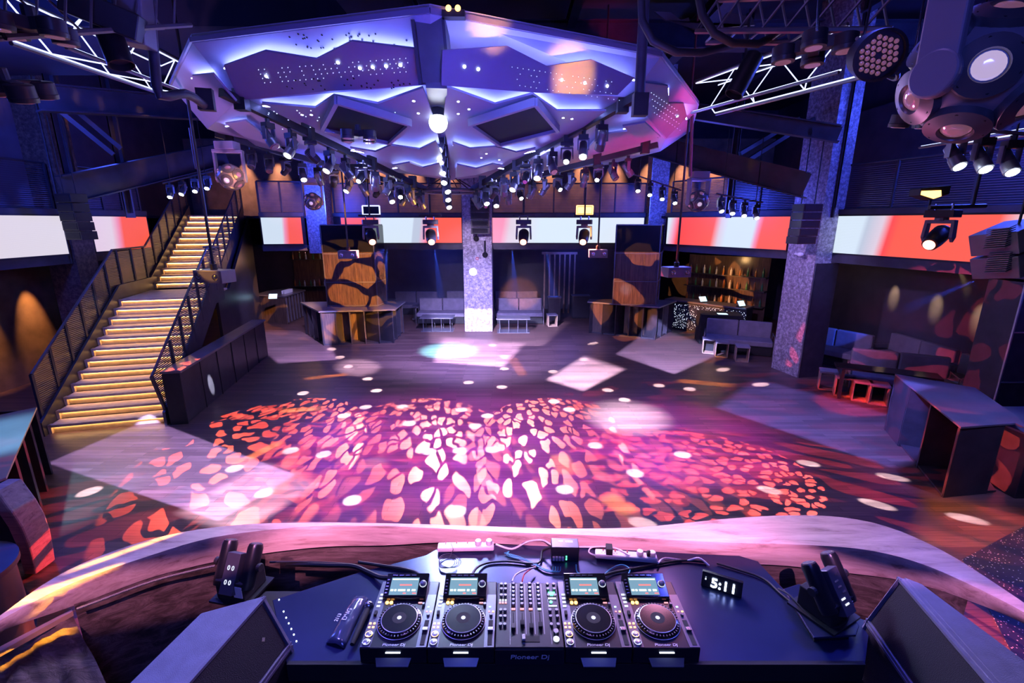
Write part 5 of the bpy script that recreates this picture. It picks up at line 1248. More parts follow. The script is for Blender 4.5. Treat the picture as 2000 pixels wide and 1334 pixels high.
cable([(1285, 1100, z + .02), (1300, 1090, z), (1340, 1095, z), (1365, 1090, z + .02), (1385, 1105, z)], .006, 'cable_white', 'white lead from the right power strip towards the clock')
cable([(1162, 1085, z + .02), (1150, 1078, z + .02), (1160, 1068, z + .03), (1200, 1070, z + .03), (1230, 1085, z + .04)], .005, 'cable_white', 'short white lead looping over the right power strip')
for k in range(4): cable([(1080 + k * 5, 1107, z + .01), (1078 + k * 4, 1117, z), (1062 - k * 3, 1114 - k * 2, z), (1052 - k * 8, 1104 - k * 3, z), (1010 - k * 6, 1086, z), (985 + k * 3, 1080 - k, z)], .003, 'cable_blue', 'thin blue network lead fanning left from the network box', grp='blue leads at the network box')
cable([(1125, 1103, z), (1128, 1118, z), (1150, 1130, z), (1175, 1125, z), (1195, 1110, z), (1215, 1103, z), (1230, 1112, z), (1225, 1125, z)], .004, 'cable_blue', 'blue network lead arching behind the right decks')
cable([(1000, 1136, z + .1), (1008, 1122, z + .06), (1030, 1112, z + .04), (1046, 1108, z + .02)], .005, 'cable_white', 'pale audio lead rising from the back of the mixer')
cable([(1020, 1136, z + .1), (1024, 1122, z + .06), (1036, 1112, z + .03), (1046, 1106, z + .02)], .004, 'red_plastic', 'red audio lead rising from the back of the mixer')
cable([(560, 1102, z - .02), (640, 1104, z), (690, 1106, z), (720, 1118, z), (745, 1128, z + .02), (770, 1128, z + .04), (815, 1128, z + .04)], .014, 'cable_black', 'thick black cable loom behind the left decks')
cable([(700, 1098, z), (740, 1104, z), (790, 1112, z), (815, 1120, z), (826, 1130, z + .03)], .01, 'cable_black', 'black braided cable behind the first deck')
cable([(527, 1098, z), (600, 1098, z), (680, 1102, z), (705, 1110, z)], .007, 'cable_black', 'thin black lead running to the left twin-barrel light')
cable([(920, 1128, z + .05), (930, 1110, z + .02), (950, 1100, z), (990, 1096, z), (1050, 1100, z), (1060, 1075, z + .02), (1080, 1068, z + .06)], .007, 'cable_black', 'black lead arching from the second deck to the network box')
cable([(1160, 1130, z + .02), (1200, 1118, z), (1270, 1105, z), (1330, 1095, z), (1380, 1098, z)], .008, 'cable_black', 'black lead behind the right decks leading to the clock')
cable([(1400, 1100, z), (1440, 1112, z), (1490, 1130, z), (1525, 1160, z), (1560, 1190, z)], .007, 'cable_black', 'black lead running right from behind the clock')
o = MB(); c = P(876, 1100, Z=z)
for k in range(4): o.torus(c + Vector((k * .006 - .01, k * .004, .003 * k)), .05 + .006 * k, .0022, (.1 * k - .1, .1, 1), n=30, m=5)
o.tube([c + Vector((0, .05, 0)), c + Vector((.02, .09, .03)), c + Vector((.0, .13, .045))], .0022, 5)
tag(o.build('coiled_cable', 'gunmetal', smooth=True), 'loose coil of thin white cable below the left power strip', 'cable')
# microphone and pouch
a, b = P(722, 1180, Z=DZ + .035), P(688, 1258, Z=DZ + .03); d = (b - a).normalized()
t = thing('microphone', 'dark microphone with pale head lying beside the leftmost deck', 'microphone', (a + b) / 2)
MB().lathe([(.014, .03), (.017, .06), (.013, .23), (.011, .25)], a, d, 16).build('handle', 'matte_black', t, smooth=True)
MB().sphere(a + d * .012, .026, 16, 10).build('grille_head', 'silver', t, smooth=True)
MB().torus(a + d * .012, .0262, .002, d, n=20, m=5).build('head_band', 'chrome', t, smooth=True)
mat('pouch_plastic', (.05, .06, .12), .15, spec=.8, coat=.8, bump=.3, bs=9)
t = thing('vinyl_pouch', 'shiny dark zip pouch lying left of the microphone', 'pouch', P(675, 1210, Z=DZ))
c4 = [P(690, 1163, Z=DZ + .02), P(718, 1164, Z=DZ + .02), P(672, 1262, Z=DZ + .02), P(636, 1252, Z=DZ + .02)]
vs = []; g = 10
for i in range(g + 1):
    for j in range(g + 1):
        p = c4[0].lerp(c4[1], j / g).lerp(c4[3].lerp(c4[2], j / g), i / g); p.z = DZ + .004 + .03 * (math.sin(math.pi * j / g) ** .6) * (math.sin(math.pi * (i + .6) / (g + 1.2)) ** .4) + .003 * math.sin(i * 2.1 + j); vs.append(p)
fs = [(i * (g + 1) + j, i * (g + 1) + j + 1, (i + 1) * (g + 1) + j + 1, (i + 1) * (g + 1) + j) for i in range(g) for j in range(g)]
MB().mesh(vs, fs).build('pouch_body', 'pouch_plastic', t, smooth=True, solid=.004)
e = (c4[3] - c4[0]).normalized(); an = math.atan2(-e.y, -e.x)
text('pouch_lettering', 'DNG', .035, 'white_plastic', t, tuple(Vector((0, 0, .036)) + Vector((.012, 0, 0))), (0, 0, an), ext=.0003)
text('pouch_lettering', '2113', .026, 'white_plastic', t, (-.03, -.02, .034), (0, 0, an), ext=.0003)
for k, (u, v) in enumerate([(545, 1172), (554, 1195), (559, 1207), (564, 1218), (569, 1229), (574, 1240), (579, 1253)]):
    c = P(u, v, Z=DZ); tag(MB().sphere(c + Vector((0, 0, .002)), .004, 8, 6).build('indicator_light', 'lens_soft'), 'tiny white indicator light in the row on the desk beside the left monitor', 'light', 'indicator lights on the desk')
# twin-barrel lights with displays
def twin(c, rz, lab, digits, s=1.0, tilt=0):
    t = thing('twin_barrel_light', lab, 'stage light', c, R(rz), 'twin-barrel stage lights')
    MB().bb(-.09 * s, .09 * s, -.09 * s, .09 * s, 0, .12 * s).build('base', 'matte_black', t, True, bevel=.006)
    MB().bb(-.12 * s, .12 * s, -.12 * s, .12 * s, -.012, 0).build('mount_plate', 'black_metal', t, True)
    m3 = Matrix.Rotation(R(35 + tilt), 3, 'X'); up_ = m3 @ Vector((0, 0, 1)); fw = m3 @ Vector((0, 1, 0)); o = Vector((0, 0, .12 * s))
    for x in (-.085, .085):
        h = MB().lathe([(.038 * s, -.12 * s), (.042 * s, -.1 * s), (.042 * s, .1 * s), (.036 * s, .12 * s)], o + Vector((x * s, 0, .05 * s)), fw, 20).build('barrel', 'deck_black', t, True, smooth=True)
        MB().cyl(o + Vector((x * s, 0, .05 * s)) + fw * .12 * s, o + Vector((x * s, 0, .05 * s)) + fw * .124 * s, .03 * s, n=18).build('lens', 'silver', h, True)
    MB().box(o + up_ * .055 * s, (.085 * s, .22 * s, .05 * s), rot=m3).build('control_panel', 'deck_grey', t, True, bevel=.003)
    e = m3.to_euler(); z = up_ * .0815 * s + o
    if digits:
        text('display_digits', '0 0', .035 * s, 'btn_white', t, z + fw * .03 * s, e); text('display_digits', '0 0', .035 * s, 'btn_white', t, z - fw * .045 * s, e)
    else:
        for k in range(6): MB().box(z + fw * (.08 - .028 * k) * s + Vector((random.uniform(-.015, .015), 0, 0)), (.03 * s, .008 * s, .003), rot=m3).build('button', 'btn_white' if k > 3 else 'silver', t, True)
    for x in (-1, 1): MB().cyl(o + Vector((x * .128 * s, 0, .05 * s)), o + Vector((x * .15 * s, 0, .05 * s)), .022 * s, n=12).build('tilt_knob', 'rubber', t, True)
    MB().bb(.03 * s, .085 * s, -.094 * s, -.09 * s, .03 * s, .1 * s).build('warning_label', 'white_plastic', t, True)
    return t
twin(P(474, 1150, Z=DZ - .03), -12, 'twin-barrel stage light showing 0 0 digits, left of the desk', True, 1.0, 25)
rs = thing('raised_plate', 'raised dark metal plate under the right twin-barrel light', 'shelf', P(1600, 1200, Z=2.0))
MB().prism([P(u, v, Z=2.0) for u, v in [(1530, 1150), (1590, 1245), (1672, 1240), (1678, 1222), (1640, 1165), (1560, 1140)]], (0, 0, -.012)).build('plate', 'desk_metal', rs, bevel=.002)
MB().prism([P(u, v, Z=1.98) for u, v in [(1545, 1165), (1592, 1240), (1660, 1236), (1630, 1180)]], (0, 0, -.05)).build('support', 'matte_black', rs)
twin(P(1608, 1190, Z=2.013), 28, 'twin-barrel stage light tilted on the raised plate at right', False, 1.0, 20)
cable([(1640, 1168, 2.1), (1655, 1185, 2.04), (1652, 1215, 2.02), (1620, 1226, 2.01), (1590, 1212, 2.01), (1545, 1165, 2.02), (1520, 1150, 2.0)], .006, 'cable_black', 'black lead looping over the raised plate at right')
# booth monitors
def monitor(lab, prof, w, dark_start, flip):
    """prof: outline points top-outer, apex, mid, low ; extruded by w towards the camera"""
    t = thing('booth_monitor', lab, 'speaker', (prof[1].x, prof[1].y, 1.0), 0, 'booth monitor speakers')
    low = [Vector((prof[-1].x, prof[-1].y, 1.02)), Vector((prof[0].x, prof[0].y, 1.02))]
    ring = prof + low
    MB().prism(ring, w).build('cabinet', 'monitor_top', t, bevel=.006)
    sgn = -1 if flip else 1
    for i in (1, 2):
        a, b = prof[i], prof[i + 1]; n_ = (b - a).cross(w).normalized()
        if n_.x * sgn < 0: n_ = -n_
        wn = w.normalized() * .03; e = (b - a).normalized() * .022
        q = [a + e + wn, b - e + wn, b - e + w - wn, a + e + w - wn]
        MB().prism([p + n_ * .002 for p in q], n_ * .006).build('grille', 'grille', t)
        fr = MB()
        for p0, p1 in ((a + wn * .4, b + wn * .4), (a + e * .4, a + e * .4 + w), (b - e * .4, b - e * .4 + w)): fr.beam(p0 + n_ * .006, p1 + n_ * .006, .014, .014)
        fr.build('grille_frame', 'monitor_top', t)
    if not flip:
        a, b = prof[1], prof[2]; n_ = (b - a).cross(w).normalized(); n_ = n_ if n_.x > 0 else -n_; c = a.lerp(b, .5) + w * .18 + n_ * .012
        x = w.normalized(); y = (b - a).normalized(); MB().prism([c + x * .012, c + y * .012, c - x * .012, c - y * .012], n_ * .002).build('badge', 'silver', t)
    return t
monitor('violet-topped booth monitor speaker at lower left, facing right', [P(392, 1197, Z=2.25), P(514, 1164, Z=2.25), P(567, 1258, Z=1.98), P(597, 1334, Z=1.66)], Vector((-.11, -.62, 0)), 0, False)
t = monitor('large blue-topped booth monitor speaker at lower right, facing left', [P(1800, 1140, Z=2.3), P(1758, 1127, Z=2.3), P(1694, 1212, Z=1.98), P(1646, 1292, Z=1.68)], Vector((-.1, -.62, 0)), 0, True)
a_ = P(1758, 1127, Z=2.301); q = [P(1800, 1140, Z=2.301), P(2010, 1297, Z=2.301), P(2150, 1420, Z=2.301), a_ + Vector((-.1, -.62, 0)) * 1.1 + Vector((.03, 0, 0)), a_ + Vector((.02, 0, 0))]
MB().prism(q, (0, 0, -.5)).build('sloped_top', 'monitor_top', t, bevel=.004)
# clutter below the desk edge
t = thing('flight_case', 'dark flight case under the desk with a pale sheet on it', 'case', P(1300, 1330, Z=1.5)); p = P(1330, 1345, Z=1.55)
MB().bb(p.x - .6, p.x + .5, p.y - .2, p.y + .3, 1.0, 1.5).build('case_body', 'dark_panel', t)
for u, lab in ((1548, 'crumpled white paper under the right end of the desk'), (1622, 'folded white leaflet under the right end of the desk')):
    p = P(u, 1328, Z=1.5); o = MB().prism([p + Vector(q) for q in ((-.04, -.08, 0), (.05, -.1, .01), (.03, .06, .03), (-.05, .05, 0))], (0, 0, .004)).build('paper_sheet', 'white_plastic'); tag(o, lab, 'paper')
# ================================================================ LIGHT
w = bpy.data.worlds.new('world'); SC.world = w; w.use_nodes = True
w.node_tree.nodes['Background'].inputs[0].default_value = (.05, .07, .35, 1); w.node_tree.nodes['Background'].inputs[1].default_value = .3
BLUE = (.05, .09, 1.0); VIO = (.45, .25, 1.0); MAG = (1.0, .12, .55); WHT = (.62, .66, 1.0); AMB = (1, .45, .08); RED = (1, .10, .07); COR = (1, .30, .16)
# gobo lamps: the pattern is a cut metal disc in front of the lamp
def gobo(p, q, W, col, ang, scale, seed, thr=.36, r=.002, stretch=(1, 1)):
    o = spot(p, q, W, col, ang, .06, r, 'pattern_light'); l = o.data; l.use_nodes = True; nt = l.node_tree; L = nt.links
    e = nt.nodes['Emission']; tc = nt.nodes.new('ShaderNodeTexCoord'); s = nt.nodes.new('ShaderNodeSeparateXYZ'); L.new(tc.outputs['Normal'], s.inputs[0])
    dx = nt.nodes.new('ShaderNodeMath'); dx.operation = 'DIVIDE'; L.new(s.outputs[0], dx.inputs[0]); L.new(s.outputs[2], dx.inputs[1])
    dy = nt.nodes.new('ShaderNodeMath'); dy.operation = 'DIVIDE'; L.new(s.outputs[1], dy.inputs[0]); L.new(s.outputs[2], dy.inputs[1])
    c = nt.nodes.new('ShaderNodeCombineXYZ'); L.new(dx.outputs[0], c.inputs[0]); L.new(dy.outputs[0], c.inputs[1]); c.inputs[2].default_value = seed
    mp = nt.nodes.new('ShaderNodeMapping'); mp.inputs['Scale'].default_value = (scale * stretch[0], scale * stretch[1], 1); mp.inputs['Rotation'].default_value = (0, 0, seed); L.new(c.outputs[0], mp.inputs[0])
    nz = nt.nodes.new('ShaderNodeTexNoise'); nz.inputs['Scale'].default_value = 1.1; nz.inputs['Detail'].default_value = 1; L.new(mp.outputs[0], nz.inputs['Vector'])
    ad = nt.nodes.new('ShaderNodeVectorMath'); ad.operation = 'MULTIPLY_ADD'; ad.inputs[1].default_value = (1.1, 1.1, 0); L.new(nz.outputs['Color'], ad.inputs[0]); L.new(mp.outputs[0], ad.inputs[2])
    v = nt.nodes.new('ShaderNodeTexVoronoi'); v.voronoi_dimensions = '2D'; v.inputs['Scale'].default_value = 1; v.distance = 'EUCLIDEAN'; L.new(ad.outputs[0], v.inputs['Vector'])
    v2 = nt.nodes.new('ShaderNodeTexVoronoi'); v2.voronoi_dimensions = '2D'; v2.feature = 'DISTANCE_TO_EDGE'; v2.inputs['Scale'].default_value = 1; L.new(ad.outputs[0], v2.inputs['Vector'])
    a = nt.nodes.new('ShaderNodeMapRange'); a.inputs['From Min'].default_value = .085; a.inputs['From Max'].default_value = .10; L.new(v2.outputs['Distance'], a.inputs['Value'])
    b = nt.nodes.new('ShaderNodeMapRange'); b.inputs['From Min'].default_value = thr + .02; b.inputs['From Max'].default_value = thr; L.new(v.outputs['Distance'], b.inputs['Value'])
    m_ = nt.nodes.new('ShaderNodeMath'); m_.operation = 'MULTIPLY'; L.new(a.outputs[0], m_.inputs[0]); L.new(b.outputs[0], m_.inputs[1])
    L.new(m_.outputs[0], e.inputs['Strength']); return o
fz = lambda u, v: P(u, v, Z=0)
# the four red-lensed heads rake the floor towards the booth
for k, p in enumerate(HEADS):
    tgt = [fz(500, 868), fz(800, 868), fz(1110, 868), fz(1410, 868)][k]
    gobo(p + Vector((0, -.35, -.55)), tgt, [12000, 8000, 8000, 17000][k], [(1, .17, .10), (1, .2, .13), (1, .2, .13), (1, .16, .13)][k], 38, 21, 1.3 + k * 2.1, thr=.37, stretch=(1.25, .85))
# long diagonal strokes from the right and left heads
gobo(BIGHEAD + Vector((-.28, -.15, -.6)), fz(1400, 925), 11000, (1, .12, .10), 40, 20, 5.5, thr=.35)
gobo(P(330, 365, Y=12.3), fz(560, 900), 7000, (1, .10, .05), 34, 20, 8.2, thr=.34)
gobo((4.6, 12.5, 4.0), fz(275, 1030), 16000, (1, .06, .05), 18, 22, 3.1)
gobo((-7.4, 10, 4.3), fz(1690, 830), 9000, (1, .07, .12), 26, 24, 9.7)
gobo((-4.6, 13, 4.0), fz(1800, 1030), 26000, (1, .08, .05), 20, 22, 2.7)
# crisp round pools from the canopy's lamps
DOTS = [(648, 682), (664, 698), (680, 716), (718, 740), (735, 763), (592, 768), (786, 794), (714, 795), (672, 812), (901, 800), (952, 812), (632, 887), (516, 963), (458, 915), (175, 960), (688, 977), (892, 998), (928, 832), (898, 880), (962, 878), (838, 882), (800, 827), (905, 676), (962, 674), (985, 697), (985, 720), (980, 756), (915, 747), (1140, 702), (1080, 726), (1187, 762), (1287, 753), (1347, 760), (1220, 781), (1082, 784), (1112, 800), (1162, 870), (1333, 888), (1103, 956), (1240, 924), (1412, 722), (1485, 751), (1578, 905), (1742, 932), (1502, 957), (1712, 985), (1888, 1013), (400, 782), (1255, 1022), (1158, 671), (568, 1000 - 120)]
cands = [p for p, k, i, on in LAMPS if k in BARS]
random.seed(3); cands2 = list(cands)
for j, (u, v) in enumerate(DOTS):
    q = fz(u, v); cands2.sort(key=lambda p: (p.xy - q.xy).length + random.random() * .5)
    p = cands2[0] if len(cands2) > 0 else cands[j % len(cands)]
    if cands2: cands2.pop(0)
    if not cands2: cands2 = list(cands)
    l_ = (p - q).length; big = .85 if u > 1450 and v > 880 else 1.05
    o = spot(p + Vector((0, 0, -.12)), q, 620 * l_ * l_, (.78, .82, 1.0), math.degrees(2 * math.atan(.145 * big / l_)), .55, .01)
# the brilliant lamp at the end of the girder
c = P(856, 240, Y=6.6)
t = thing('key_lamp', 'dazzling white lamp at the end of the canopy girder', 'lamp', c + Vector((0, 0, .15)))
MB().cyl(c + Vector((0, .03, .16)), c + Vector((0, 0, .02)), .09, .1, n=20).build('housing', 'black_metal', t, smooth=True)
MB().sphere(c, .12, 20, 12).build('lens', em('lens_blaze', (.8, .87, 1), 5), t, smooth=True)
spot(c + Vector((0, -.14, -.1)), (-.1, 2.0, 1.9), 900, (.5, .62, 1), 62, .8, .08, 'key_beam')
spot(c + Vector((0, 0, -.16)), (-1, 7.6, 0), 600, (.6, .65, 1), 120, .8, .08, 'key_beam')
# lavender wash beams with hard shutters
def wash(p, q, W, col, ang, blend=.1, r=.05): 
    p = Vector(p)
    if p.z > 4.7 and (p.xy - Vector((-1.15, 10.7))).length < 6.2: p.z = 4.55
    return spot(p, q, W, col, ang, blend, r, 'wash_beam')
def shutter(p, q, W, col, hx, hy, rot=0, soft=.02, along=None):
    """a lamp with square shutters: hx, hy half widths as tangents"""
    o = spot(p, q, W, col, math.degrees(2 * math.atan(math.hypot(hx, hy) * 1.1)), .02, .01, 'shutter_light'); l = o.data
    if along:
        z = (Vector(p) - Vector(q)).normalized(); x = Vector(along); x = (x - z * x.dot(z)).normalized(); y = z.cross(x); o.rotation_euler = Matrix((x, y, z)).transposed().to_euler(); rot = 0
    l = o.data; l.use_nodes = True; nt = l.node_tree; L = nt.links
    e = nt.nodes['Emission']; tc = nt.nodes.new('ShaderNodeTexCoord'); s = nt.nodes.new('ShaderNodeSeparateXYZ'); L.new(tc.outputs['Normal'], s.inputs[0])
    c = nt.nodes.new('ShaderNodeCombineXYZ')
    for i in (0, 1):
        d = nt.nodes.new('ShaderNodeMath'); d.operation = 'DIVIDE'; L.new(s.outputs[i], d.inputs[0]); L.new(s.outputs[2], d.inputs[1]); L.new(d.outputs[0], c.inputs[i])
    mp = nt.nodes.new('ShaderNodeMapping'); mp.inputs['Rotation'].default_value = (0, 0, R(rot)); L.new(c.outputs[0], mp.inputs[0]); s2 = nt.nodes.new('ShaderNodeSeparateXYZ'); L.new(mp.outputs[0], s2.inputs[0])
    f = []
    for i, h in ((0, hx), (1, hy)):
        a = nt.nodes.new('ShaderNodeMath'); a.operation = 'ABSOLUTE'; L.new(s2.outputs[i], a.inputs[0])
        r = nt.nodes.new('ShaderNodeMapRange'); r.inputs['From Min'].default_value = h; r.inputs['From Max'].default_value = h * (1 - soft) - .004; L.new(a.outputs[0], r.inputs['Value']); f.append(r)
    m_ = nt.nodes.new('ShaderNodeMath'); m_.operation = 'MULTIPLY'; L.new(f[0].outputs[0], m_.inputs[0]); L.new(f[1].outputs[0], m_.inputs[1]); L.new(m_.outputs[0], e.inputs['Strength'])
    return o
shutter((-3.6, 4.6, 5.2), (-5.45, 7.1, 0), 12500, (.38, .36, 1), .32, .125, along=(2.7, -1.3, 0))
shutter((-3.4, 4.4, 5.2), (-3.9, 6.3, 0), 9000, (.66, .62, 1), .13, .14, along=(2.7, -1.3, 0), soft=.2)
wash((-1.6, 13.0, 4.3), fz(878, 685), 20000, (.16, .75, 1), 26, .7)
wash((-1.2, 12.2, 4.3), (-1.2, 14.6, 0), 4600, (.36, .32, 1), 95, .7)
shutter((-1.2, 9.0, 3.9), fz(930, 690), 42000, (.56, .50, 1), .20, .14, 8, .15)
shutter((-1.4, 9.8, 3.8), fz(960, 652), 13000, (.6, .55, 1), .30, .12, 0, .1)
wash((-1.8, 9, 3.9), fz(700, 718), 14000, (.64, .60, 1), 13, .8)
shutter((1.2, 8.6, 3.9), fz(1140, 732), 24000, (.62, .60, 1), .13, .19, 30, .2)
shutter((2.2, 8.6, 3.9), fz(1300, 690), 20000, (.42, .42, 1), .17, .15, 25, .1)
wash((2.0, 8.2, 4.0), fz(1225, 815), 9500, (.62, .7, 1), 28, 1)
shutter((3.6, 7.2, 4.4), fz(1600, 820), 5200, (.16, .18, 1), .35, .2, 0, .1)
shutter((-2.5, 10.2, 3.9), fz(585, 680), 14000, (.42, .36, 1), .13, .17, 20, .1)
wash((-5.5, 12.6, 4.6), fz(545, 640), 1800, (.5, .4, 1), 34, .5)
shutter((-.6, 7.6, 4.4), fz(1000, 900), 1300, (.30, .06, 1), .5, .3, 5, .3)
# magenta flood over the dance floor
wash((-3.2, 7.6, 8), (-2.0, 8.0, 0), 2700, (.48, .03, .95), 74, .8, .3)
wash((.6, 7.2, 8), (.4, 8.2, 0), 2300, (.5, .03, .95), 74, .8, .3)
wash((2.6, 7.6, 8), (3.2, 8.2, 0), 2600, (.6, .03, .8), 50, .6, .3)
wash((-1, 6, 4.8), (-.2, 6.0, 0), 120, (.3, .1, 1), 120, .8, .3)
# soft white pools
for u, v, W, a in ((730, 905, 1700, 6), (850, 830, 900, 5), (930, 850, 1000, 5), (1030, 880, 900, 6), (1260, 880, 900, 6)):
    wash((-1 + (u - 900) / 900, 9.5, 6.5), fz(u, v), W, (1, .8, .8), a, .9)
# amber strokes
for a, u, v, W, hx, hy, rot in (((.5, 8.6, 3.9), 1100, 905, 4200, .05, .09, 10), ((.9, 7.4, 3.9), 1207, 985, 4200, .045, .075, -8), ((-3.2, 8.6, 3.9), 590, 800, 5200, .035, .11, -50), ((-3.4, 7.8, 3.9), 505, 885, 4600, .03, .13, -62), ((-1.2, 9.4, 3.9), 1010, 715, 4500, .03, .16, -40),
                       ((-2.6, 11, 3.9), 640, 735, 4200, .03, .12, -50), ((1.6, 9.6, 3.9), 1375, 748, 5200, .03, .12, 55), ((2.2, 9.8, 3.9), 1390, 702, 2600, .035, .05, 10), ((3.4, 5.6, 4.8), 1905, 1045, 1700, .2, .12, 40)):
    shutter(a, fz(u, v), W, (1, .40, .05), hx, hy, rot, .35)
shutter((-.4, 4.3, 5.0), P(120, 1146, Z=2.03), 11000, (1, .46, .02), .05, .013, along=tuple(P(180, 1140, Z=2.03) - P(60, 1182, Z=2.03)), soft=.3)
shutter((-.4, 4.3, 5.0), P(258, 1072, Z=2.03), 5000, (1, .48, .04), .06, .008, along=tuple(P(320, 1055, Z=2.03) - P(200, 1098, Z=2.03)), soft=.3)
# violet and pink wash on the booth timber
wash((0.5, 7.0, 7.0), (0, 2.3, 2.3), 1500, (.62, .42, 1), 80, .8, .4)
shutter((0, -.2, 5.2), (0, 2.7, 2.0), 1300, (1, .36, .75), .46, .036, 0, .3)
shutter((-1.2, -.4, 5.2), (-1.95, 2.38, 1.98), 700, (1, .36, .62), .24, .035, along=(1, .42, 0), soft=.3)
shutter((1.2, -.4, 5.2), (1.95, 2.38, 1.98), 760, (.95, .36, .78), .26, .035, along=(1, -.42, 0), soft=.3)
point((1.3, 3.6, 3.3), 30, (1, .35, .65), .2)  # added pink fill for the ball-shaped light, no fixture here
area((0, -1, 5.6), (0, 2, 1.9), 60, (.09, .13, 1), 1.5, 1)  # added blue fill that tints the desk, no fixture here
wash((-2.6, 3.6, 6.5), (-1.4, 1.7, 2.3), 700, (.15, .12, 1), 30, .8, .2)
wash((2.4, 3.6, 6.5), (1.8, 1.7, 2.3), 800, (.08, .10, 1), 30, .8, .2)
# added blue and violet ambient fill, bare points without fixtures
for p, W, c_ in (((-9, 8, 6.0), 900, BLUE), ((8.6, 8, 6.0), 900, BLUE), ((-6.5, 16, 4.6), 400, BLUE), ((5, 14.5, 4.6), 400, BLUE), ((0, 3, 8.3), 150, VIO), ((-11.6, 14, 6.8), 240, BLUE), ((9.9, 10.5, 6.8), 240, BLUE),
                 ((-3, 20.5, 2.7), 60, BLUE), ((2.5, 20.3, 2.7), 50, BLUE), ((-11.3, 6.5, 2.6), 60, BLUE), ((9.6, 6.9, 2.7), 40, BLUE)):
    point(p, W * .62, c_, .5)
# canopy underside lift, violet left, magenta on the right facet
wash((-5.5, 4.6, 2.2), (-4.6, 7.4, 5.7), 520, (.72, .3, .8), 40, .6, .2)
wash((5.6, 5.0, 2.3), (2.9, 8.9, 5.6), 2600, (1, .04, .22), 30, .6, .2)
wash((0, 2.6, 3.4), (-.9, 6.2, 5.8), 700, (.10, .10, 1), 100, .8, .3)  # added blue uplight to tint the canopy underside, no fixture here
wash((2.4, 3.4, 3.0), P(1110, 140, Y=6.0), 2600, (1, .42, .02), 9, .7, .05)
wash((1.2, 3.0, 3.4), P(960, 40, Y=5.4), 2500, (1, .42, .05), 8, .8, .05)
# warm wall washers
for u, v in ((1745, 578), (1827, 598), (1912, 620)):
    q = P(u, v, X=10.98); spot((10.2, q.y, 3.0), (11.0, q.y, q.z), 420, (1, .66, .3), 20, 1, .02, 'wall_washer')
for y in (11.9, 10.7): spot((-11.8, y, 3.02), (-12.3, y, 1.5), 330, (1, .42, .12), 34, .9, .02, 'wall_washer')
for k in range(15):
    x = -11.5 + k * 1.45
    spot((x, 21.1, 7.2), (x, 21.58, 5.0), 620, (1, .5, .32), 42, .9, .02, 'wall_washer')
# amber patches on the steel and stations
wash((2.5, 9, 3.0), P(208, 190, Y=11), 1800, (1, .42, .04), 7, .4)
wash((2.5, 9, 3.0), P(232, 248, Y=12.4), 1800, (1, .42, .04), 5, .4)
wash((2.5, 9, 3.0), P(290, 300, Y=13), 900, (1, .42, .04), 6, .4)
gobo((1.0, 8, 3.8), (-5.6, 16, 1.7), 16000, (1, .40, .05), 19, 11, 4.4, thr=.6)
wash((1.0, 8.4, 3.7), (-5.0, 15.5, .5), 5200, (1, .40, .06), 8, .6)
gobo((-3, 9, 3.8), (4.2, 16.2, 1.6), 11000, (1, .35, .08), 19, 9, 6.4, thr=.45)
wash((0, 9, 3.9), (3.75, 16.3, 3.55), 3000, (1, .4, .06), 4, .6)
wash((.2, 9, 3.7), (3.9, 16.2, 1.75), 3600, (.7, .75, 1), 3, .9)
wash((-1, 9, 4.0), (-8.0, 17.0, 4.6), 4000, (1, .42, .06), 9, .5)
wash((0, 10, 4.5), P(1625, 300, Y=12), 1400, (1, .4, .06), 5, .5)
wash((1, 9.5, 3.8), (.4, 20.5, .9), 4500, (1, .35, .1), 9, .4)
spot((-6.9, 6.0, 4.6), P(415, 533, Y=7.5), 500, (1, .42, .04), 6, .4, name='wash_beam')
wash((4.5, 8, 5), fz(1660, 790), 2600, (1, .06, .03), 14, .5)
# columns
wash((-1.5, 10, 5.0), (-1.25, 17.2, 1.9), 1100, (.75, .6, 1), 34, .5)
spot((-1.0, 11, 3.0), P(924, 531, Y=17.25), 9000, (.85, .9, 1), 2.8, .6, .02, 'wash_beam')
wash((3.0, 8.5, 4.8), (7.4, 12.3, 2.0), 1000, (.55, .35, 1), 40, .6)
wash((6.2, 8.0, 5.0), (7.9, 11.9, 2.7), 300, (.2, .3, 1), 16, .6)
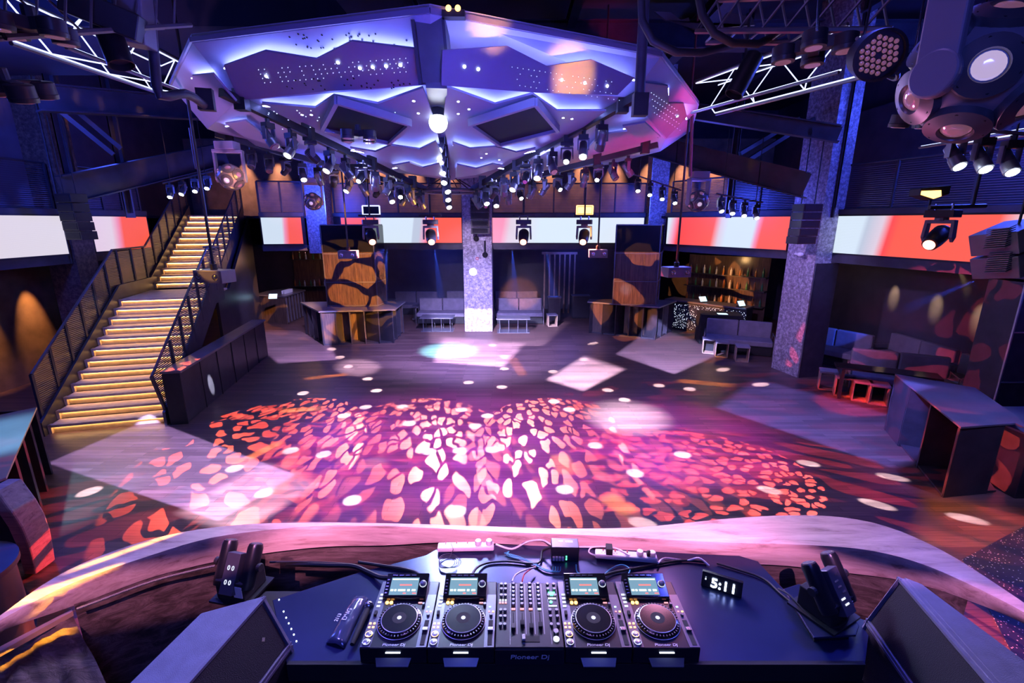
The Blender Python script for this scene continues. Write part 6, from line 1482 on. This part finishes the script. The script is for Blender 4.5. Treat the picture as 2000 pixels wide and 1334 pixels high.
# cyan glow on the left counter, blue on the right
spot((-7.0, 5.6, 3.6), P(10, 850, Z=1.15), 900, (.25, .7, 1), 44, .7, .05, 'wash_beam')
spot((7.2, 5.0, 5), P(1880, 800, Z=1.15), 620, (.25, .28, 1), 34, .6, .05, 'wash_beam')
spot((-6.5, 8, 3.9), P(188, 575, X=-9.3), 300, (.5, .6, 1), 5, .6, .02, 'wash_beam')
# bars
point((7.6, 17.4, 2.5), 25, (1, .55, .2), .1, 'bar_light'); point((-8.3, 19.0, 2.6), 25, (1, .5, .2), .1, 'bar_light')

spot((-2.0, 6.2, 4.3), P(455, 350, Y=8.2), 700, (1, .42, .05), 9, .5, .05, 'wash_beam')

# smoke hanging in two lit corners, crossed by blue lamps
def haze(name, x0, x1, y0, y1, z0, z1, d):
    m = bpy.data.materials.new(name); m.use_nodes = True; nt = m.node_tree; nt.nodes.remove(nt.nodes['Principled BSDF'])
    v = nt.nodes.new('ShaderNodeVolumeScatter'); v.inputs['Density'].default_value = d; v.inputs['Anisotropy'].default_value = .1; v.inputs['Color'].default_value = (.8, .85, 1, 1)
    nt.links.new(v.outputs[0], nt.nodes['Material Output'].inputs['Volume']); MATS[name] = m
    o = MB().bb(x0, x1, y0, y1, z0, z1).build('haze', name); tag(o, 'thin blue-lit smoke hanging under the balcony ' + ('in the back lounge' if y0 > 15 else 'beside the right-hand column'), 'haze', None, 'stuff')
haze('haze_back', -5.5, 4.6, 19.3, 19.75, .1, 3.0, .16)
haze('haze_right', 8.3, 10.6, 8.9, 11.6, 1.1, 2.9, .045)
for u, du in ((757, -14), (848, 18), (1000, 10), (1066, 24)):
    a = P(u, 487, Y=19.5); b = P(u + du, 590, Y=19.5); spot((a.x, 19.5, 3.02), (b.x, 19.5, 0), 1100, (.05, .12, 1), 11, .2, .02, 'haze_beam')
a = P(1905, 548, X=9.9); b = P(1640, 655, X=9.6); spot(a, b, 1300, (.04, .1, 1), 11, .4, .02, 'haze_beam')

for p_ in ((-2.6, 8.8, 4.75), (.6, 8.8, 4.75)): point(p_, 34, (.28, .30, 1), .15, 'hub_fill')  # added fill points that brighten the canopy around the hub, no fixtures
